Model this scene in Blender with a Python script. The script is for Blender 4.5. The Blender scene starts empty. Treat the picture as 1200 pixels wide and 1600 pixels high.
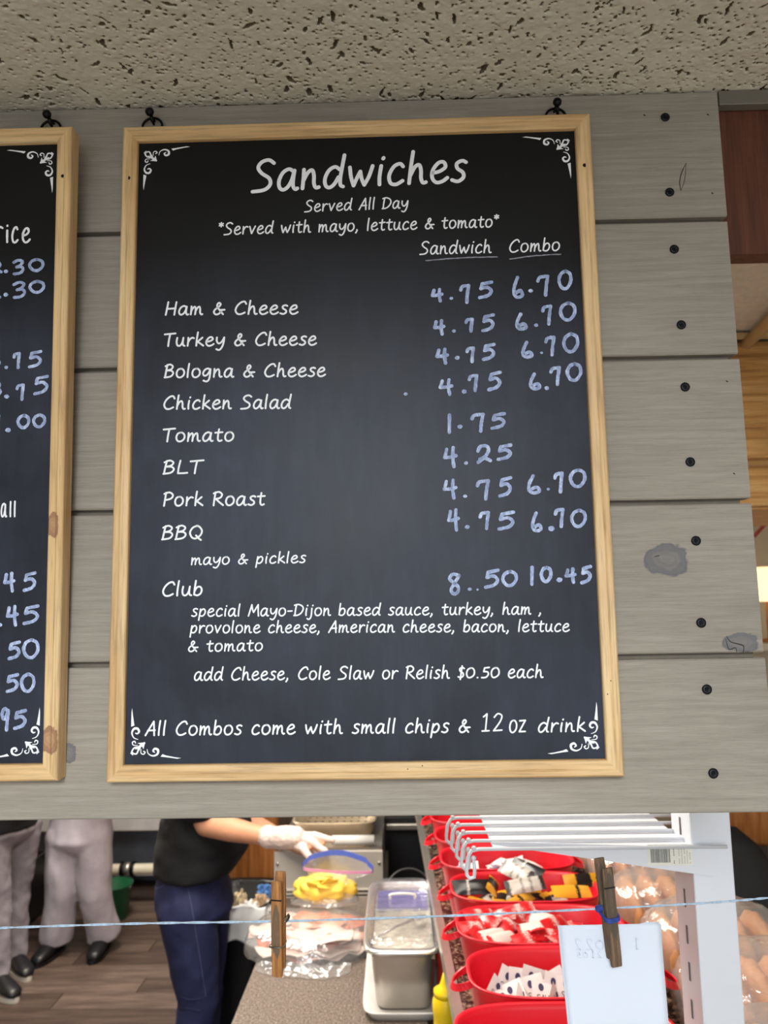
import bpy, bmesh, math, random
import numpy as np
from mathutils import Vector, Matrix, noise, Quaternion
random.seed(7); rng = np.random.default_rng(7)
C = bpy.context.scene.collection
R = math.radians

# ------------------------------------------------------------------ camera
FPX = 1150.0
PITCH, YAW, ROLL = 0.13228, 0.01717, -0.01588
EYE = Vector((0, -0.66, 1.9))
Fw = Vector((-math.sin(YAW)*math.cos(PITCH), math.cos(YAW)*math.cos(PITCH), math.sin(PITCH)))
_r0 = Vector((math.cos(YAW), math.sin(YAW), 0)); _u0 = _r0.cross(Fw)
Rt = _r0*math.cos(ROLL) + _u0*math.sin(ROLL); Up = Rt.cross(Fw)
cam = bpy.data.cameras.new('camera'); co = bpy.data.objects.new('camera', cam); C.objects.link(co)
m = Matrix((Rt, Up, -Fw)).transposed().to_4x4(); m.translation = EYE; co.matrix_world = m
cam.sensor_fit = 'VERTICAL'; cam.sensor_height = 36; cam.sensor_width = 27; cam.lens = FPX/1600*36
cam.clip_start = 0.02; cam.clip_end = 60
cam.dof.use_dof = True; cam.dof.focus_distance = 0.66; cam.dof.aperture_fstop = 9.5
bpy.context.scene.camera = co
def ray(px, py): return Fw + Rt*((px-600)/FPX) - Up*((py-800)/FPX)
def Py(px, py, y): d = ray(px, py); return EYE + d*((y-EYE.y)/d.y)
def Pz(px, py, z): d = ray(px, py); return EYE + d*((z-EYE.z)/d.z)

# ------------------------------------------------------------------ world, exposure
S = bpy.context.scene
w = bpy.data.worlds.new('world'); S.world = w; w.use_nodes = True
w.node_tree.nodes['Background'].inputs[0].default_value = (0.75, 0.86, 1.0, 1)
w.node_tree.nodes['Background'].inputs[1].default_value = 1.0
S.view_settings.view_transform = 'Standard'; S.view_settings.look = 'None'
S.view_settings.exposure = 0.14; S.view_settings.gamma = 1.0; S.view_settings.use_curve_mapping = False

# ------------------------------------------------------------------ lamps of the rooms, plus added kitchen and shopfront light
def area(name, loc, rot, sx, sy, power, col):
    l = bpy.data.lights.new(name, 'AREA'); l.shape = 'RECTANGLE'; l.size = sx; l.size_y = sy; l.energy = power; l.color = col
    o = bpy.data.objects.new(name, l); C.objects.link(o); o.location = loc; o.rotation_euler = rot
    return o
CEIL = 2.395
DAY = (0.78, 0.89, 1.0); WARM = (1.0, 0.93, 0.82); COOL = (0.90, 0.95, 1.0)
TROFFERS = [(-0.10, -1.75, 50), (-0.10, -3.3, 42), (-1.6, 3.2, 64), (-0.5, 1.55, 32), (0.14, 0.62, 5)]  # the kitchen entries are added lamps, kept out of view
for i, (x, y, p) in enumerate(TROFFERS):
    s = (0.55, 1.1) if i < 4 else (0.3, 0.5)
    area('troffer_lamp', (x, y, CEIL-0.03), (0, 0, 0), s[0], s[1], p, COOL if i < 2 else WARM)
area('added_front_fill', (0.2, -4.25, 1.15), (R(90), 0, 0), 4.2, 1.5, 22, DAY)  # unseen window light, added for the bluish reflection in the board

# ------------------------------------------------------------------ materials
def newmat(name):
    mt = bpy.data.materials.new(name); mt.use_nodes = True
    nt = mt.node_tree; b = nt.nodes['Principled BSDF']
    return mt, nt, b
def lin(c): return tuple(((v/255)/12.92 if v/255 <= 0.04045 else ((v/255+0.055)/1.055)**2.4) for v in c)
def N(nt, t, **kw):
    n = nt.nodes.new(t)
    for k, v in kw.items(): setattr(n, k, v)
    return n
def coords(nt, scale=(1,1,1), kind='Object', loc=(0,0,0)):
    tc = N(nt, 'ShaderNodeTexCoord'); mp = N(nt, 'ShaderNodeMapping')
    mp.inputs['Scale'].default_value = scale; mp.inputs['Location'].default_value = loc
    nt.links.new(tc.outputs[kind], mp.inputs[0]); return mp.outputs[0]
def noise_n(nt, vec, scale, detail=4, rough=0.55, dist=0.0):
    n = N(nt, 'ShaderNodeTexNoise'); n.inputs['Scale'].default_value = scale; n.inputs['Detail'].default_value = detail
    n.inputs['Roughness'].default_value = rough; n.inputs['Distortion'].default_value = dist
    nt.links.new(vec, n.inputs['Vector']); return n.outputs['Fac']
def ramp(nt, fac, stops):
    r = N(nt, 'ShaderNodeValToRGB'); e = r.color_ramp.elements
    e[0].position, e[0].color = stops[0][0], (*stops[0][1], 1); e[1].position, e[1].color = stops[-1][0], (*stops[-1][1], 1)
    for p, c in stops[1:-1]:
        q = e.new(p); q.color = (*c, 1)
    nt.links.new(fac, r.inputs[0]); return r.outputs['Color']
def mixc(nt, fac, a, b, mode='MIX'):
    n = N(nt, 'ShaderNodeMix', data_type='RGBA', blend_type=mode)
    for sock, v in ((n.inputs[0], fac), (n.inputs[6], a), (n.inputs[7], b)):
        if isinstance(v, (int, float)): sock.default_value = v
        elif isinstance(v, tuple): sock.default_value = (*v, 1)
        else: nt.links.new(v, sock)
    return n.outputs[2]
def mathn(nt, op, a, b=None, clamp=False):
    n = N(nt, 'ShaderNodeMath', operation=op); n.use_clamp = clamp
    for i, v in enumerate((a, b)):
        if v is None: continue
        if isinstance(v, (int, float)): n.inputs[i].default_value = v
        else: nt.links.new(v, n.inputs[i])
    return n.outputs[0]
def bump(nt, b, h, strength, dist):
    n = N(nt, 'ShaderNodeBump'); n.inputs['Strength'].default_value = strength; n.inputs['Distance'].default_value = dist
    nt.links.new(h, n.inputs['Height']); nt.links.new(n.outputs[0], b.inputs['Normal'])
def plain(name, rgb, rough=0.5, metal=0.0, var=0.12, nscale=8, bstr=0.0, bdist=0.002, coat=0.0, trans=0.0, spec=0.5):
    mt, nt, b = newmat(name); base = lin(rgb)
    v = coords(nt); n = noise_n(nt, v, nscale)
    c = ramp(nt, n, [(0.3, tuple(x*(1-var) for x in base)), (0.7, tuple(min(1, x*(1+var)) for x in base))])
    nt.links.new(c, b.inputs['Base Color']); b.inputs['Roughness'].default_value = rough; b.inputs['Metallic'].default_value = metal
    b.inputs['Coat Weight'].default_value = coat; b.inputs['Transmission Weight'].default_value = trans
    b.inputs['Specular IOR Level'].default_value = spec
    if bstr:
        n2 = noise_n(nt, v, nscale*6); bump(nt, b, n2, bstr, bdist)
    return mt
def add_knots(nt, col, knots, darkcol):
    """knots: (x, z, rx, rz) in object coordinates"""
    tc = N(nt, 'ShaderNodeTexCoord')
    for (x, z, rx, rz) in knots:
        mp = N(nt, 'ShaderNodeMapping'); mp.inputs['Location'].default_value = (-x/rx, 0, -z/rz); mp.inputs['Scale'].default_value = (1/rx, 0, 1/rz)
        nt.links.new(tc.outputs['Object'], mp.inputs[0])
        ds = N(nt, 'ShaderNodeTexNoise'); ds.inputs['Scale'].default_value = 1.8; nt.links.new(mp.outputs[0], ds.inputs['Vector'])
        ln = N(nt, 'ShaderNodeVectorMath', operation='LENGTH'); nt.links.new(mp.outputs[0], ln.inputs[0])
        d = mathn(nt, 'ADD', ln.outputs['Value'], mathn(nt, 'MULTIPLY', mathn(nt, 'SUBTRACT', ds.outputs['Fac'], 0.5), 0.7))
        rings = mathn(nt, 'MULTIPLY', mathn(nt, 'SINE', mathn(nt, 'MULTIPLY', d, 22.0)), 0.10)
        k = ramp(nt, d, [(0.0, (0.55,)*3), (0.62, (0.75,)*3), (0.86, (1.0,)*3), (1.0, (0.0,)*3)])
        col = mixc(nt, mathn(nt, 'ADD', k, mathn(nt, 'MULTIPLY', k, rings), True), col, darkcol)
    return col
def wood(name, dark, mid, light, axis='x', rough=0.6, fine=1.0, knots=(), knotcol=None, bstr=0.25, crack=0.0, longk=18.0, g2=0.62):
    mt, nt, b = newmat(name); dark, mid, light = lin(dark), lin(mid), lin(light)
    sc = {'x': (1, longk, longk), 'z': (longk, longk, 1), 'y': (longk, 1, longk)}[axis]
    v = coords(nt, sc); n1 = noise_n(nt, v, 3.2*fine, 6, 0.6, 0.4)
    sc2 = tuple(s if s == 1 else s*4.5 for s in sc); v2 = coords(nt, tuple(3*s if s == 1 else s for s in sc2)); n2 = noise_n(nt, v2, 5*fine, 3, 0.6)
    v3 = coords(nt, (1, 1, 1)); n3 = noise_n(nt, v3, 5, 3)
    c1 = ramp(nt, n1, [(0.28, dark), (0.5, mid), (0.72, light)])
    c2 = mixc(nt, 0.75, c1, ramp(nt, n2, [(0.30, (g2,)*3), (0.5, (1,)*3), (0.75, (2-g2-(1-g2)*0.6,)*3)]), 'MULTIPLY')
    c3 = mixc(nt, 0.6, c2, ramp(nt, n3, [(0.3, (0.82,)*3), (0.7, (1.12,)*3)]), 'MULTIPLY')
    if knots: c3 = add_knots(nt, c3, knots, knotcol)
    nt.links.new(c3, b.inputs['Base Color']); b.inputs['Roughness'].default_value = rough
    bump(nt, b, mathn(nt, 'ADD', n1, n2), bstr, 0.0008)
    return mt

# ------------------------------------------------------------------ mesh building
class MB:
    def __init__(s): s.v = []; s.f = []; s.sm = []
    def add(s, vs, fs, smooth=False):
        o = len(s.v); s.v += [tuple(v) for v in vs]; s.f += [tuple(i+o for i in f) for f in fs]; s.sm += [smooth]*len(fs); return s
    def box(s, c, h, M=None, bev=0.0):
        """c centre, h full size"""
        hx, hy, hz = [q/2 for q in h]
        if bev <= 0:
            vs = [Vector((x, y, z)) for x in (-hx, hx) for y in (-hy, hy) for z in (-hz, hz)]
            fs = [(0,1,3,2), (4,6,7,5), (0,4,5,1), (2,3,7,6), (0,2,6,4), (1,5,7,3)]
        else:
            bm = bmesh.new(); bmesh.ops.create_cube(bm, size=1)
            for v in bm.verts: v.co = Vector((v.co.x*2*hx, v.co.y*2*hy, v.co.z*2*hz))
            bmesh.ops.bevel(bm, geom=bm.edges[:], offset=bev, segments=2, affect='EDGES', profile=0.5)
            vs = [v.co.copy() for v in bm.verts]; fs = [tuple(v.index for v in f.verts) for f in bm.faces]; bm.free()
        if M is not None: vs = [M @ v for v in vs]
        return s.add([v+Vector(c) for v in vs], fs)
    def tube(s, pts, rad, n=10, caps=True, ell=None, closed=False):
        pts = [Vector(p) for p in pts]; k = len(pts)
        if isinstance(rad, (int, float)): rad = [rad]*k
        prev = None; vs = []; fs = []
        for i, p in enumerate(pts):
            if closed: t = pts[(i+1) % k]-pts[i-1]
            else: t = pts[min(i+1, k-1)]-pts[max(i-1, 0)]
            t.normalize()
            if prev is None:
                a = Vector((0,0,1)) if abs(t.z) < 0.9 else Vector((1,0,0)); u = t.cross(a).normalized()
            else: u = (prev - t*prev.dot(t)).normalized()
            prev = u; q = t.cross(u)
            e = ell[i] if ell else 1
            for j in range(n):
                a = 2*math.pi*j/n; vs.append(p+u*math.cos(a)*rad[i]+q*math.sin(a)*rad[i]*e)
        for i in range(k if closed else k-1):
            i2 = (i+1) % k
            for j in range(n): fs.append((i*n+j, i*n+(j+1) % n, i2*n+(j+1) % n, i2*n+j))
        if caps and not closed: fs.append(tuple(range(n))[::-1]); fs.append(tuple((k-1)*n+j for j in range(n)))
        return s.add(vs, fs, True)
    def lathe(s, prof, c=(0,0,0), n=24, M=None):
        vs = []; fs = []
        for r, z in prof:
            for j in range(n):
                a = 2*math.pi*j/n; v = Vector((r*math.cos(a), r*math.sin(a), z)); vs.append((M@v if M is not None else v)+Vector(c))
        for i in range(len(prof)-1):
            for j in range(n): fs.append((i*n+j, i*n+(j+1) % n, (i+1)*n+(j+1) % n, (i+1)*n+j))
        fs.append(tuple(range(n))[::-1]); fs.append(tuple((len(prof)-1)*n+j for j in range(n)))
        return s.add(vs, fs, True)
    def ell(s, c, r, M=None, n=14):
        prof = [(max(1e-4, math.sin(math.pi*i/n)), -math.cos(math.pi*i/n)) for i in range(n+1)]
        D = Matrix.Diagonal(Vector(r)); A = (M @ D) if M is not None else D
        return s.lathe(prof, c, n+4, A)
    def loft(s, rings, capa=True, capb=True, smooth=True):
        n = len(rings[0]); vs = [v for r in rings for v in r]; fs = []
        for i in range(len(rings)-1):
            for j in range(n): fs.append((i*n+j, i*n+(j+1) % n, (i+1)*n+(j+1) % n, (i+1)*n+j))
        if capa: fs.append(tuple(range(n))[::-1])
        if capb: fs.append(tuple((len(rings)-1)*n+j for j in range(n)))
        return s.add(vs, fs, smooth)
    def prism(s, poly, d, M=None):
        """poly in xz, extruded along +y by d"""
        n = len(poly); vs = [Vector((x, 0, z)) for x, z in poly]+[Vector((x, d, z)) for x, z in poly]
        if M is not None: vs = [M @ v for v in vs]
        fs = [tuple(range(n)), tuple(range(2*n-1, n-1, -1))]+[(i, i+n, (i+1) % n+n, (i+1) % n) for i in range(n)]
        return s.add(vs, fs)
    def build(s, name, mat, parent=None, label=None, fix=True):
        me = bpy.data.meshes.new(name); me.from_pydata(s.v, [], s.f); me.materials.append(mat)
        me.polygons.foreach_set('use_smooth', s.sm)
        if fix:
            bm = bmesh.new(); bm.from_mesh(me); bmesh.ops.recalc_face_normals(bm, faces=bm.faces[:]); bm.to_mesh(me); bm.free()
        o = bpy.data.objects.new(name, me); C.objects.link(o)
        if parent: o.parent = parent
        if label: o['label'] = label
        return o
def sring(cx, cy, z, rx, ry, p=4.0, n=40):
    """superellipse ring"""
    out = []
    for j in range(n):
        a = 2*math.pi*j/n; c, sn = math.cos(a), math.sin(a)
        out.append(Vector((cx+rx*abs(c)**(2/p)*(1 if c >= 0 else -1), cy+ry*abs(sn)**(2/p)*(1 if sn >= 0 else -1), z)))
    return out
def tag(o, label, cat, group=None):
    o['label'] = label; o['category'] = cat
    if group: o['group'] = group
    return o
def thing(name, label, cat, loc=(0,0,0), rz=0, group=None):
    o = bpy.data.objects.new(name, None); C.objects.link(o); o.location = loc; o.rotation_euler = (0, 0, rz); o.empty_display_size = 0.05
    return tag(o, label, cat, group)
def struct(o): o['kind'] = 'structure'; return o
def sempty(name, loc=(0,0,0)):
    o = bpy.data.objects.new(name, None); C.objects.link(o); o.location = loc; return struct(o)
def copy_tree(o, parent=None):
    c = o.copy(); C.objects.link(c); c.parent = parent
    for ch in list(o.children): copy_tree(ch, c)
    return c
def rebase(mb, o): mb.v = [tuple(Vector(v)-Vector(o)) for v in mb.v]; return mb
def remesh(mb, name, mat, parent, voxel, smooth=4, wr=None, label=None, org=(0,0,0)):
    rebase(mb, org); o = mb.build(name, mat, parent)
    r = o.modifiers.new('r', 'REMESH'); r.mode = 'VOXEL'; r.voxel_size = voxel; r.use_smooth_shade = True
    sm = o.modifiers.new('s', 'SMOOTH'); sm.iterations = smooth; sm.factor = 0.6
    dg = bpy.context.evaluated_depsgraph_get(); me = bpy.data.meshes.new_from_object(o.evaluated_get(dg)); o.modifiers.clear()
    if wr:
        amp, sc, sq = wr
        for v in me.vertices:
            p = v.co; d = noise.noise(Vector((p.x*sc, p.y*sc, p.z*sc*sq)))+0.5*noise.noise(Vector((p.x*sc*2.3+5, p.y*sc*2.3, p.z*sc*sq*2.1)))
            v.co = p+v.normal*d*amp
    me.polygons.foreach_set('use_smooth', [True]*len(me.polygons)); o.data = me
    if label: o['label'] = label
    return o
def limb(mb, pts, rad, ell=None, n=14):
    """overlapping tapered segments with round joints, for remeshing into one surface"""
    pts = [Vector(p) for p in pts]
    for i in range(len(pts)-1): mb.tube([pts[i], pts[i+1]], [rad[i], rad[i+1]], n)
    for p, r in zip(pts, rad): mb.ell(p, (r, r, r), n=10)
def crom(pts, k=6, closed=False):
    P = [Vector(p) for p in pts]; n = len(P)
    if n < 3: return P
    out = []
    for i in range(n if closed else n-1):
        g = (lambda a: P[a % n]) if closed else (lambda a: P[max(0, min(n-1, a))])
        a, b, c, d = g(i-1), g(i), g(i+1), g(i+2)
        for q in range(k):
            t = q/k; out.append(0.5*((2*b)+(c-a)*t+(2*a-5*b+4*c-d)*t*t+(3*b-a-3*c+d)*t**3))
    if not closed: out.append(P[-1])
    return out

# ------------------------------------------------------------------ palette
M_gwood_args = dict(dark=(145,138,126), mid=(157,150,138), light=(168,162,150))
PZ = [0.55253, 0.34752, 0.14344, -0.06348, -0.26610]
PZ = [1.9+0.66*z for z in PZ]                     # lower edges of the five planks
k4 = Py(1042, 875, 0); k5 = Py(1158, 1004, 0); k6 = Py(105, 1177, 0); k3 = Py(958, 665, 0); k1 = Py(1060, 285, 0)
M_grey = wood('weathered_grey_wood', **M_gwood_args, axis='x', rough=0.8, fine=3.4, bstr=0.45, longk=22, g2=0.80,
              knots=[(k4.x, k4.z, 0.021, 0.0155), (k5.x, k5.z, 0.017, 0.009), (k6.x, k6.z, 0.009, 0.009)], knotcol=lin((104,104,108)))
M_grey_in = plain('grey_wood_groove', (120,113,100), 0.85, nscale=60)
PINE = dict(dark=(194,152,100), mid=(220,184,132), light=(234,205,156))
M_pine_h = wood('pine_rail_crosswise', **PINE, axis='x', rough=0.42, fine=1.3, bstr=0.12, longk=14)
M_pine_v = wood('pine_rail_upright', **PINE, axis='z', rough=0.42, fine=1.3, bstr=0.12, longk=14)
M_black = plain('black_metal', (18,18,19), 0.45, 0.6)
M_screw = plain('black_screw', (26,27,32), 0.5, 0.5, spec=0.5)
M_hole = plain('dark_hole', (20,14,10), 0.9)
def board_mat():
    mt, nt, b = newmat('chalkboard_black')
    v = coords(nt, (1, 1, 1)); n1 = noise_n(nt, v, 7, 5, 0.6, 0.3); n2 = noise_n(nt, coords(nt, (1, 1, 0.25)), 90, 4)
    n3 = noise_n(nt, v, 700, 2)
    c = ramp(nt, n1, [(0.36, (0.0,)*3), (0.52, (0.45,)*3), (0.72, (1.0,)*3)])
    # bluish reflected haze painted into the colour below the printed heading, with chalk smudges
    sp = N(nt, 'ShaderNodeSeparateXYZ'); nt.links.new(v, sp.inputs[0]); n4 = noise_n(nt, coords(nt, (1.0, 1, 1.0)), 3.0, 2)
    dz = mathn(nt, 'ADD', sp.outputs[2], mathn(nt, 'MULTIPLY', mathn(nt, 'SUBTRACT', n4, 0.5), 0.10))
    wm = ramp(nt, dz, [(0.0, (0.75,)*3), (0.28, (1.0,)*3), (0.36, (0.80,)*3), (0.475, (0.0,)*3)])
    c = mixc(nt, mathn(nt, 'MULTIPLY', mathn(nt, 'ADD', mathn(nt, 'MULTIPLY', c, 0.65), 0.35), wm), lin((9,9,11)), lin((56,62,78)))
    c = mixc(nt, 0.5, c, ramp(nt, n2, [(0.4, (0.8,)*3), (0.65, (1.25,)*3)]), 'MULTIPLY')
    nt.links.new(c, b.inputs['Base Color'])
    r = ramp(nt, n1, [(0.3, (0.40,)*3), (0.7, (0.52,)*3)]); nt.links.new(r, b.inputs['Roughness'])
    b.inputs['Specular IOR Level'].default_value = 0.28
    bump(nt, b, n3, 0.12, 0.0003)
    return mt
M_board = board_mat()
M_white = plain('white_lettering', (244,246,250), 0.7, nscale=300, var=0.05)
def chalk_mat():
    mt, nt, b = newmat('blue_white_chalk_marker')
    n = noise_n(nt, coords(nt, (1, 1, 0.5)), 260, 5, 0.7); n1 = noise_n(nt, coords(nt), 60, 3)
    c = ramp(nt, n, [(0.3, lin((128,142,178))), (0.5, lin((160,176,214))), (0.68, lin((214,226,250)))])
    c = mixc(nt, 0.6, c, ramp(nt, n1, [(0.35, (0.8,)*3), (0.65, (1.15,)*3)]), 'MULTIPLY')
    nt.links.new(c, b.inputs['Base Color']); b.inputs['Roughness'].default_value = 0.75
    return mt
M_chalk = chalk_mat()

# ------------------------------------------------------------------ setting
M_ceil = plain('ceiling_tile_face', (222,217,202), 0.95, nscale=30, var=0.04, bstr=0.35, bdist=0.0008)
def pit_shade_color(mt):
    # shade of the pits painted in: brown-grey by depth into the tile
    nt = mt.node_tree; b = nt.nodes['Principled BSDF']; src = b.inputs['Base Color'].links[0].from_socket
    tc = N(nt, 'ShaderNodeTexCoord'); sp = N(nt, 'ShaderNodeSeparateXYZ'); nt.links.new(tc.outputs['Object'], sp.inputs[0])
    f = mathn(nt, 'MULTIPLY', mathn(nt, 'SUBTRACT', sp.outputs[2], CEIL+0.0019), 1500.0, True)
    nt.links.new(mixc(nt, f, src, lin((126,114,96))), b.inputs['Base Color'])
pit_shade_color(M_ceil)
M_ceil2 = plain('ceiling_tile_coarse', (214,209,194), 0.95, nscale=70, var=0.10, bstr=0.6, bdist=0.003)
M_cream = plain('cream_wall_paint', (214,200,176), 0.8, nscale=3, var=0.05)
M_roomwall = plain('tan_shop_wall', (188,176,158), 0.85, nscale=3, var=0.05)
M_floorc = plain('shop_floor_vinyl', (150,138,122), 0.5, nscale=5)

# ceiling: one slab in front and one behind, and the fissured strip next to the sign as relief
def ceiling_strip():
    x0, x1, y0, y1 = -0.62, 0.62, -0.26, 0.02; st = 0.0008
    nx, ny = int((x1-x0)/st), int((y1-y0)/st)
    Z = np.zeros((ny, nx))
    def vn(cell, amp):
        gx, gy = int(nx/cell)+3, int(ny/cell)+3; g = rng.random((gy, gx))
        X = np.arange(nx)/cell; Y = np.arange(ny)/cell; xi = X.astype(int); yi = Y.astype(int)
        fx = X-xi; fy = (Y-yi)[:, None]; fx = fx*fx*(3-2*fx); fy = fy*fy*(3-2*fy)
        a = g[yi][:, xi]; b = g[yi][:, xi+1]; c = g[yi+1][:, xi]; d = g[yi+1][:, xi+1]
        return amp*((a*(1-fx)+b*fx)*(1-fy)+(c*(1-fx)+d*fx)*fy)
    Z += vn(14, 0.0007)+vn(5, 0.0006)+vn(2.2, 0.0003)
    P = np.zeros_like(Z)
    def pit(cx, cy, r, dep):
        xa, xb = max(0, int(cx-r-1)), min(nx, int(cx+r+2)); ya, yb = max(0, int(cy-r-1)), min(ny, int(cy+r+2))
        if xa >= xb or ya >= yb: return
        yy, xx = np.mgrid[ya:yb, xa:xb]; d = np.sqrt((xx-cx)**2+(yy-cy)**2)/r
        P[ya:yb, xa:xb] = np.maximum(P[ya:yb, xa:xb], dep*np.clip(2.6*(1-d**2), 0, 1))
    for _ in range(7000): pit(rng.random()*nx, rng.random()*ny, 1.25+rng.random()**2*1.2, 0.0026+0.005*rng.random()*rng.random())
    for _ in range(320):
        cx, cy = rng.random()*nx, rng.random()*ny; a = math.radians(95+rng.normal()*28); L = 5+rng.random()**1.5*14; k = int(L/0.8)+1; rr = 0.9+rng.random()*1.5
        for q in range(k):
            t = q/k; a += rng.normal()*0.12
            cx += math.cos(a)*0.8; cy += math.sin(a)*0.8; pit(cx+rng.normal()*0.5, cy, rr*(0.5+math.sin(math.pi*t)*0.8), 0.0075)
    Z += P                                     # pits go up into the tile
    X, Y = np.meshgrid(x0+np.arange(nx)*st, y0+np.arange(ny)*st)
    V = np.stack([X, Y, CEIL+Z], -1).reshape(-1, 3)
    i = np.arange((ny-1)*(nx-1)); r_, c_ = i//(nx-1), i % (nx-1); a = r_*nx+c_
    Fq = np.stack([a, a+nx, a+nx+1, a+1], -1)
    me = bpy.data.meshes.new('ceiling_tile'); me.vertices.add(len(V)); me.vertices.foreach_set('co', V.ravel())
    me.loops.add(Fq.size); me.loops.foreach_set('vertex_index', Fq.ravel().astype(np.int32))
    me.polygons.add(len(Fq)); me.polygons.foreach_set('loop_start', np.arange(0, Fq.size, 4, dtype=np.int32))
    me.polygons.foreach_set('use_smooth', np.ones(len(Fq), bool)); me.update(calc_edges=True); me.materials.append(M_ceil)
    return me
ceil = struct(MB().box((-0.5, -2.28, CEIL+0.03), (7.0, 4.04, 0.05)).box((-0.5, 2.52, CEIL+0.03), (7.0, 5.0, 0.05)).box((-2.31, -0.12, CEIL+0.03), (3.38, 0.28, 0.05)).box((1.81, -0.12, CEIL+0.03), (2.38, 0.28, 0.05)).box((0, -0.12, CEIL+0.04), (1.3, 0.3, 0.02)).build('ceiling', M_ceil2))
t = bpy.data.objects.new('ceiling_tile', ceiling_strip()); C.objects.link(t); t.parent = ceil; t['label'] = 'pitted and fissured off-white ceiling tile'

struct(MB().box((-0.5, -2.2, -0.03), (7.0, 4.5, 0.06)).build('floor_front', M_floorc))
M_kfloor = plain('kitchen_floor_base', (60,47,42), 0.6, nscale=4)
fl = struct(MB().box((-0.5, 2.55, -0.035), (7.0, 5.0, 0.05)).build('floor', M_kfloor))
M_fp = [wood('brown_vinyl_plank_%s' % n, d, mi, l, axis='x', rough=0.42, fine=1.0, bstr=0.15, longk=9) for n, d, mi, l in
        (('dark', (56,44,38), (78,62,54), (97,80,70)), ('mid', (66,52,45), (90,73,64), (111,92,81)), ('pale', (74,59,52), (100,83,73), (124,105,92)))]
pm = []
for mt in M_fp:
    o = MB().box((0, 0, 0), (1.196, 0.147, 0.012), bev=0.0015).build('plank', mt, fl); pm.append(o)
first = [True]*3
for r_ in range(15):
    off = (r_*0.37) % 1.2
    for c_ in range(4):
        x = -3.35+off+c_*1.2; y = 2.35+r_*0.15
        if x > 0.3: continue
        i = random.randrange(3)
        if first[i]: o = pm[i]; first[i] = False
        else: o = pm[i].copy(); C.objects.link(o)
        o.parent = fl; o.location = (x, y, -0.004)

wb = struct(MB().box((-0.5, 4.98, 1.2), (7.0, 0.1, 2.45)).build('wall_rear', plain('rear_wall_grey_paint', (96,104,116), 0.7)))
struct(MB().box((-3.95, 0.4, 1.2), (0.1, 9.3, 2.45)).build('wall_left', M_cream))
struct(MB().box((2.95, 0.4, 1.2), (0.1, 9.3, 2.45)).build('wall_right', M_cream))
# shop end wall behind the camera; its big window is added for light
bw = MB().box((-0.5, -4.4, 0.17), (7.0, 0.1, 0.40)).box((-0.5, -4.4, 2.17), (7.0, 0.1, 0.52)).box((-2.97, -4.4, 1.14), (2.06, 0.1, 1.54)).box((2.67, -4.4, 1.14), (0.66, 0.1, 1.54))
struct(bw.build('wall_back', M_roomwall))
wf = MB()
for x in (-1.92, 0.2, 2.32): wf.box((x, -4.4, 1.14), (0.05, 0.08, 1.54))
wf.box((0.2, -4.4, 0.39), (4.28, 0.08, 0.05)).box((0.2, -4.4, 1.89), (4.28, 0.08, 0.05))
wo = struct(wf.build('added_window_1', M_white))
M_fix = plain('white_fixture_metal', (225,225,222), 0.4)
def diffuser():
    mt, nt, b = newmat('lit_diffuser'); b.inputs['Emission Color'].default_value = (*WARM, 1); b.inputs['Emission Strength'].default_value = 3.0
    b.inputs['Base Color'].default_value = (0.9, 0.9, 0.88, 1); return mt
M_diff = diffuser()
for i, (x, y, p) in enumerate(TROFFERS):
    sx, sy = ((0.6, 1.2) if i < 4 else (0.34, 0.54))
    if i < 2: lb = 'ceiling light panel over the customer side, ' + ('nearer the sign' if i == 0 else 'nearer the added window')
    else: lb = 'added ceiling light panel over the ' + ('kitchen floor', 'prep counter', 'snack ledge')[i-2]
    t = thing('ceiling_light', lb, 'ceiling light', (x, y, CEIL))
    MB().box((0, sy/2, -0.008), (sx, 0.02, 0.014)).box((0, -sy/2, -0.008), (sx, 0.02, 0.014)).box((sx/2, 0, -0.008), (0.02, sy, 0.014)).box((-sx/2, 0, -0.008), (0.02, sy, 0.014)).build('frame', M_fix, t)
    MB().box((0, 0, -0.006), (sx-0.02, sy-0.02, 0.006)).build('diffuser', M_diff, t)

# header behind the sign, and the metal ceiling angle
HZ = Py(1170, 397, 0.012).z
M_brown = wood('dark_brown_panelling', (70,38,26), (92,50,34), (110,64,44), axis='z', rough=0.5, fine=1.5, bstr=0.1)
struct(MB().box((-0.6, 0.028, (CEIL+HZ)/2), (1.84, 0.02, CEIL-HZ)).box((1.41, 0.022, (CEIL+HZ)/2), (2.18, 0.02, CEIL-HZ)).build('wall_header', M_brown))
M_alu = plain('grey_ceiling_angle', (128,124,114), 0.45, 0.3)
struct(MB().box((1.41, 0.006, CEIL-0.0075), (2.18, 0.010, 0.015), bev=0.0008).build('trim_1', M_alu))

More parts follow.
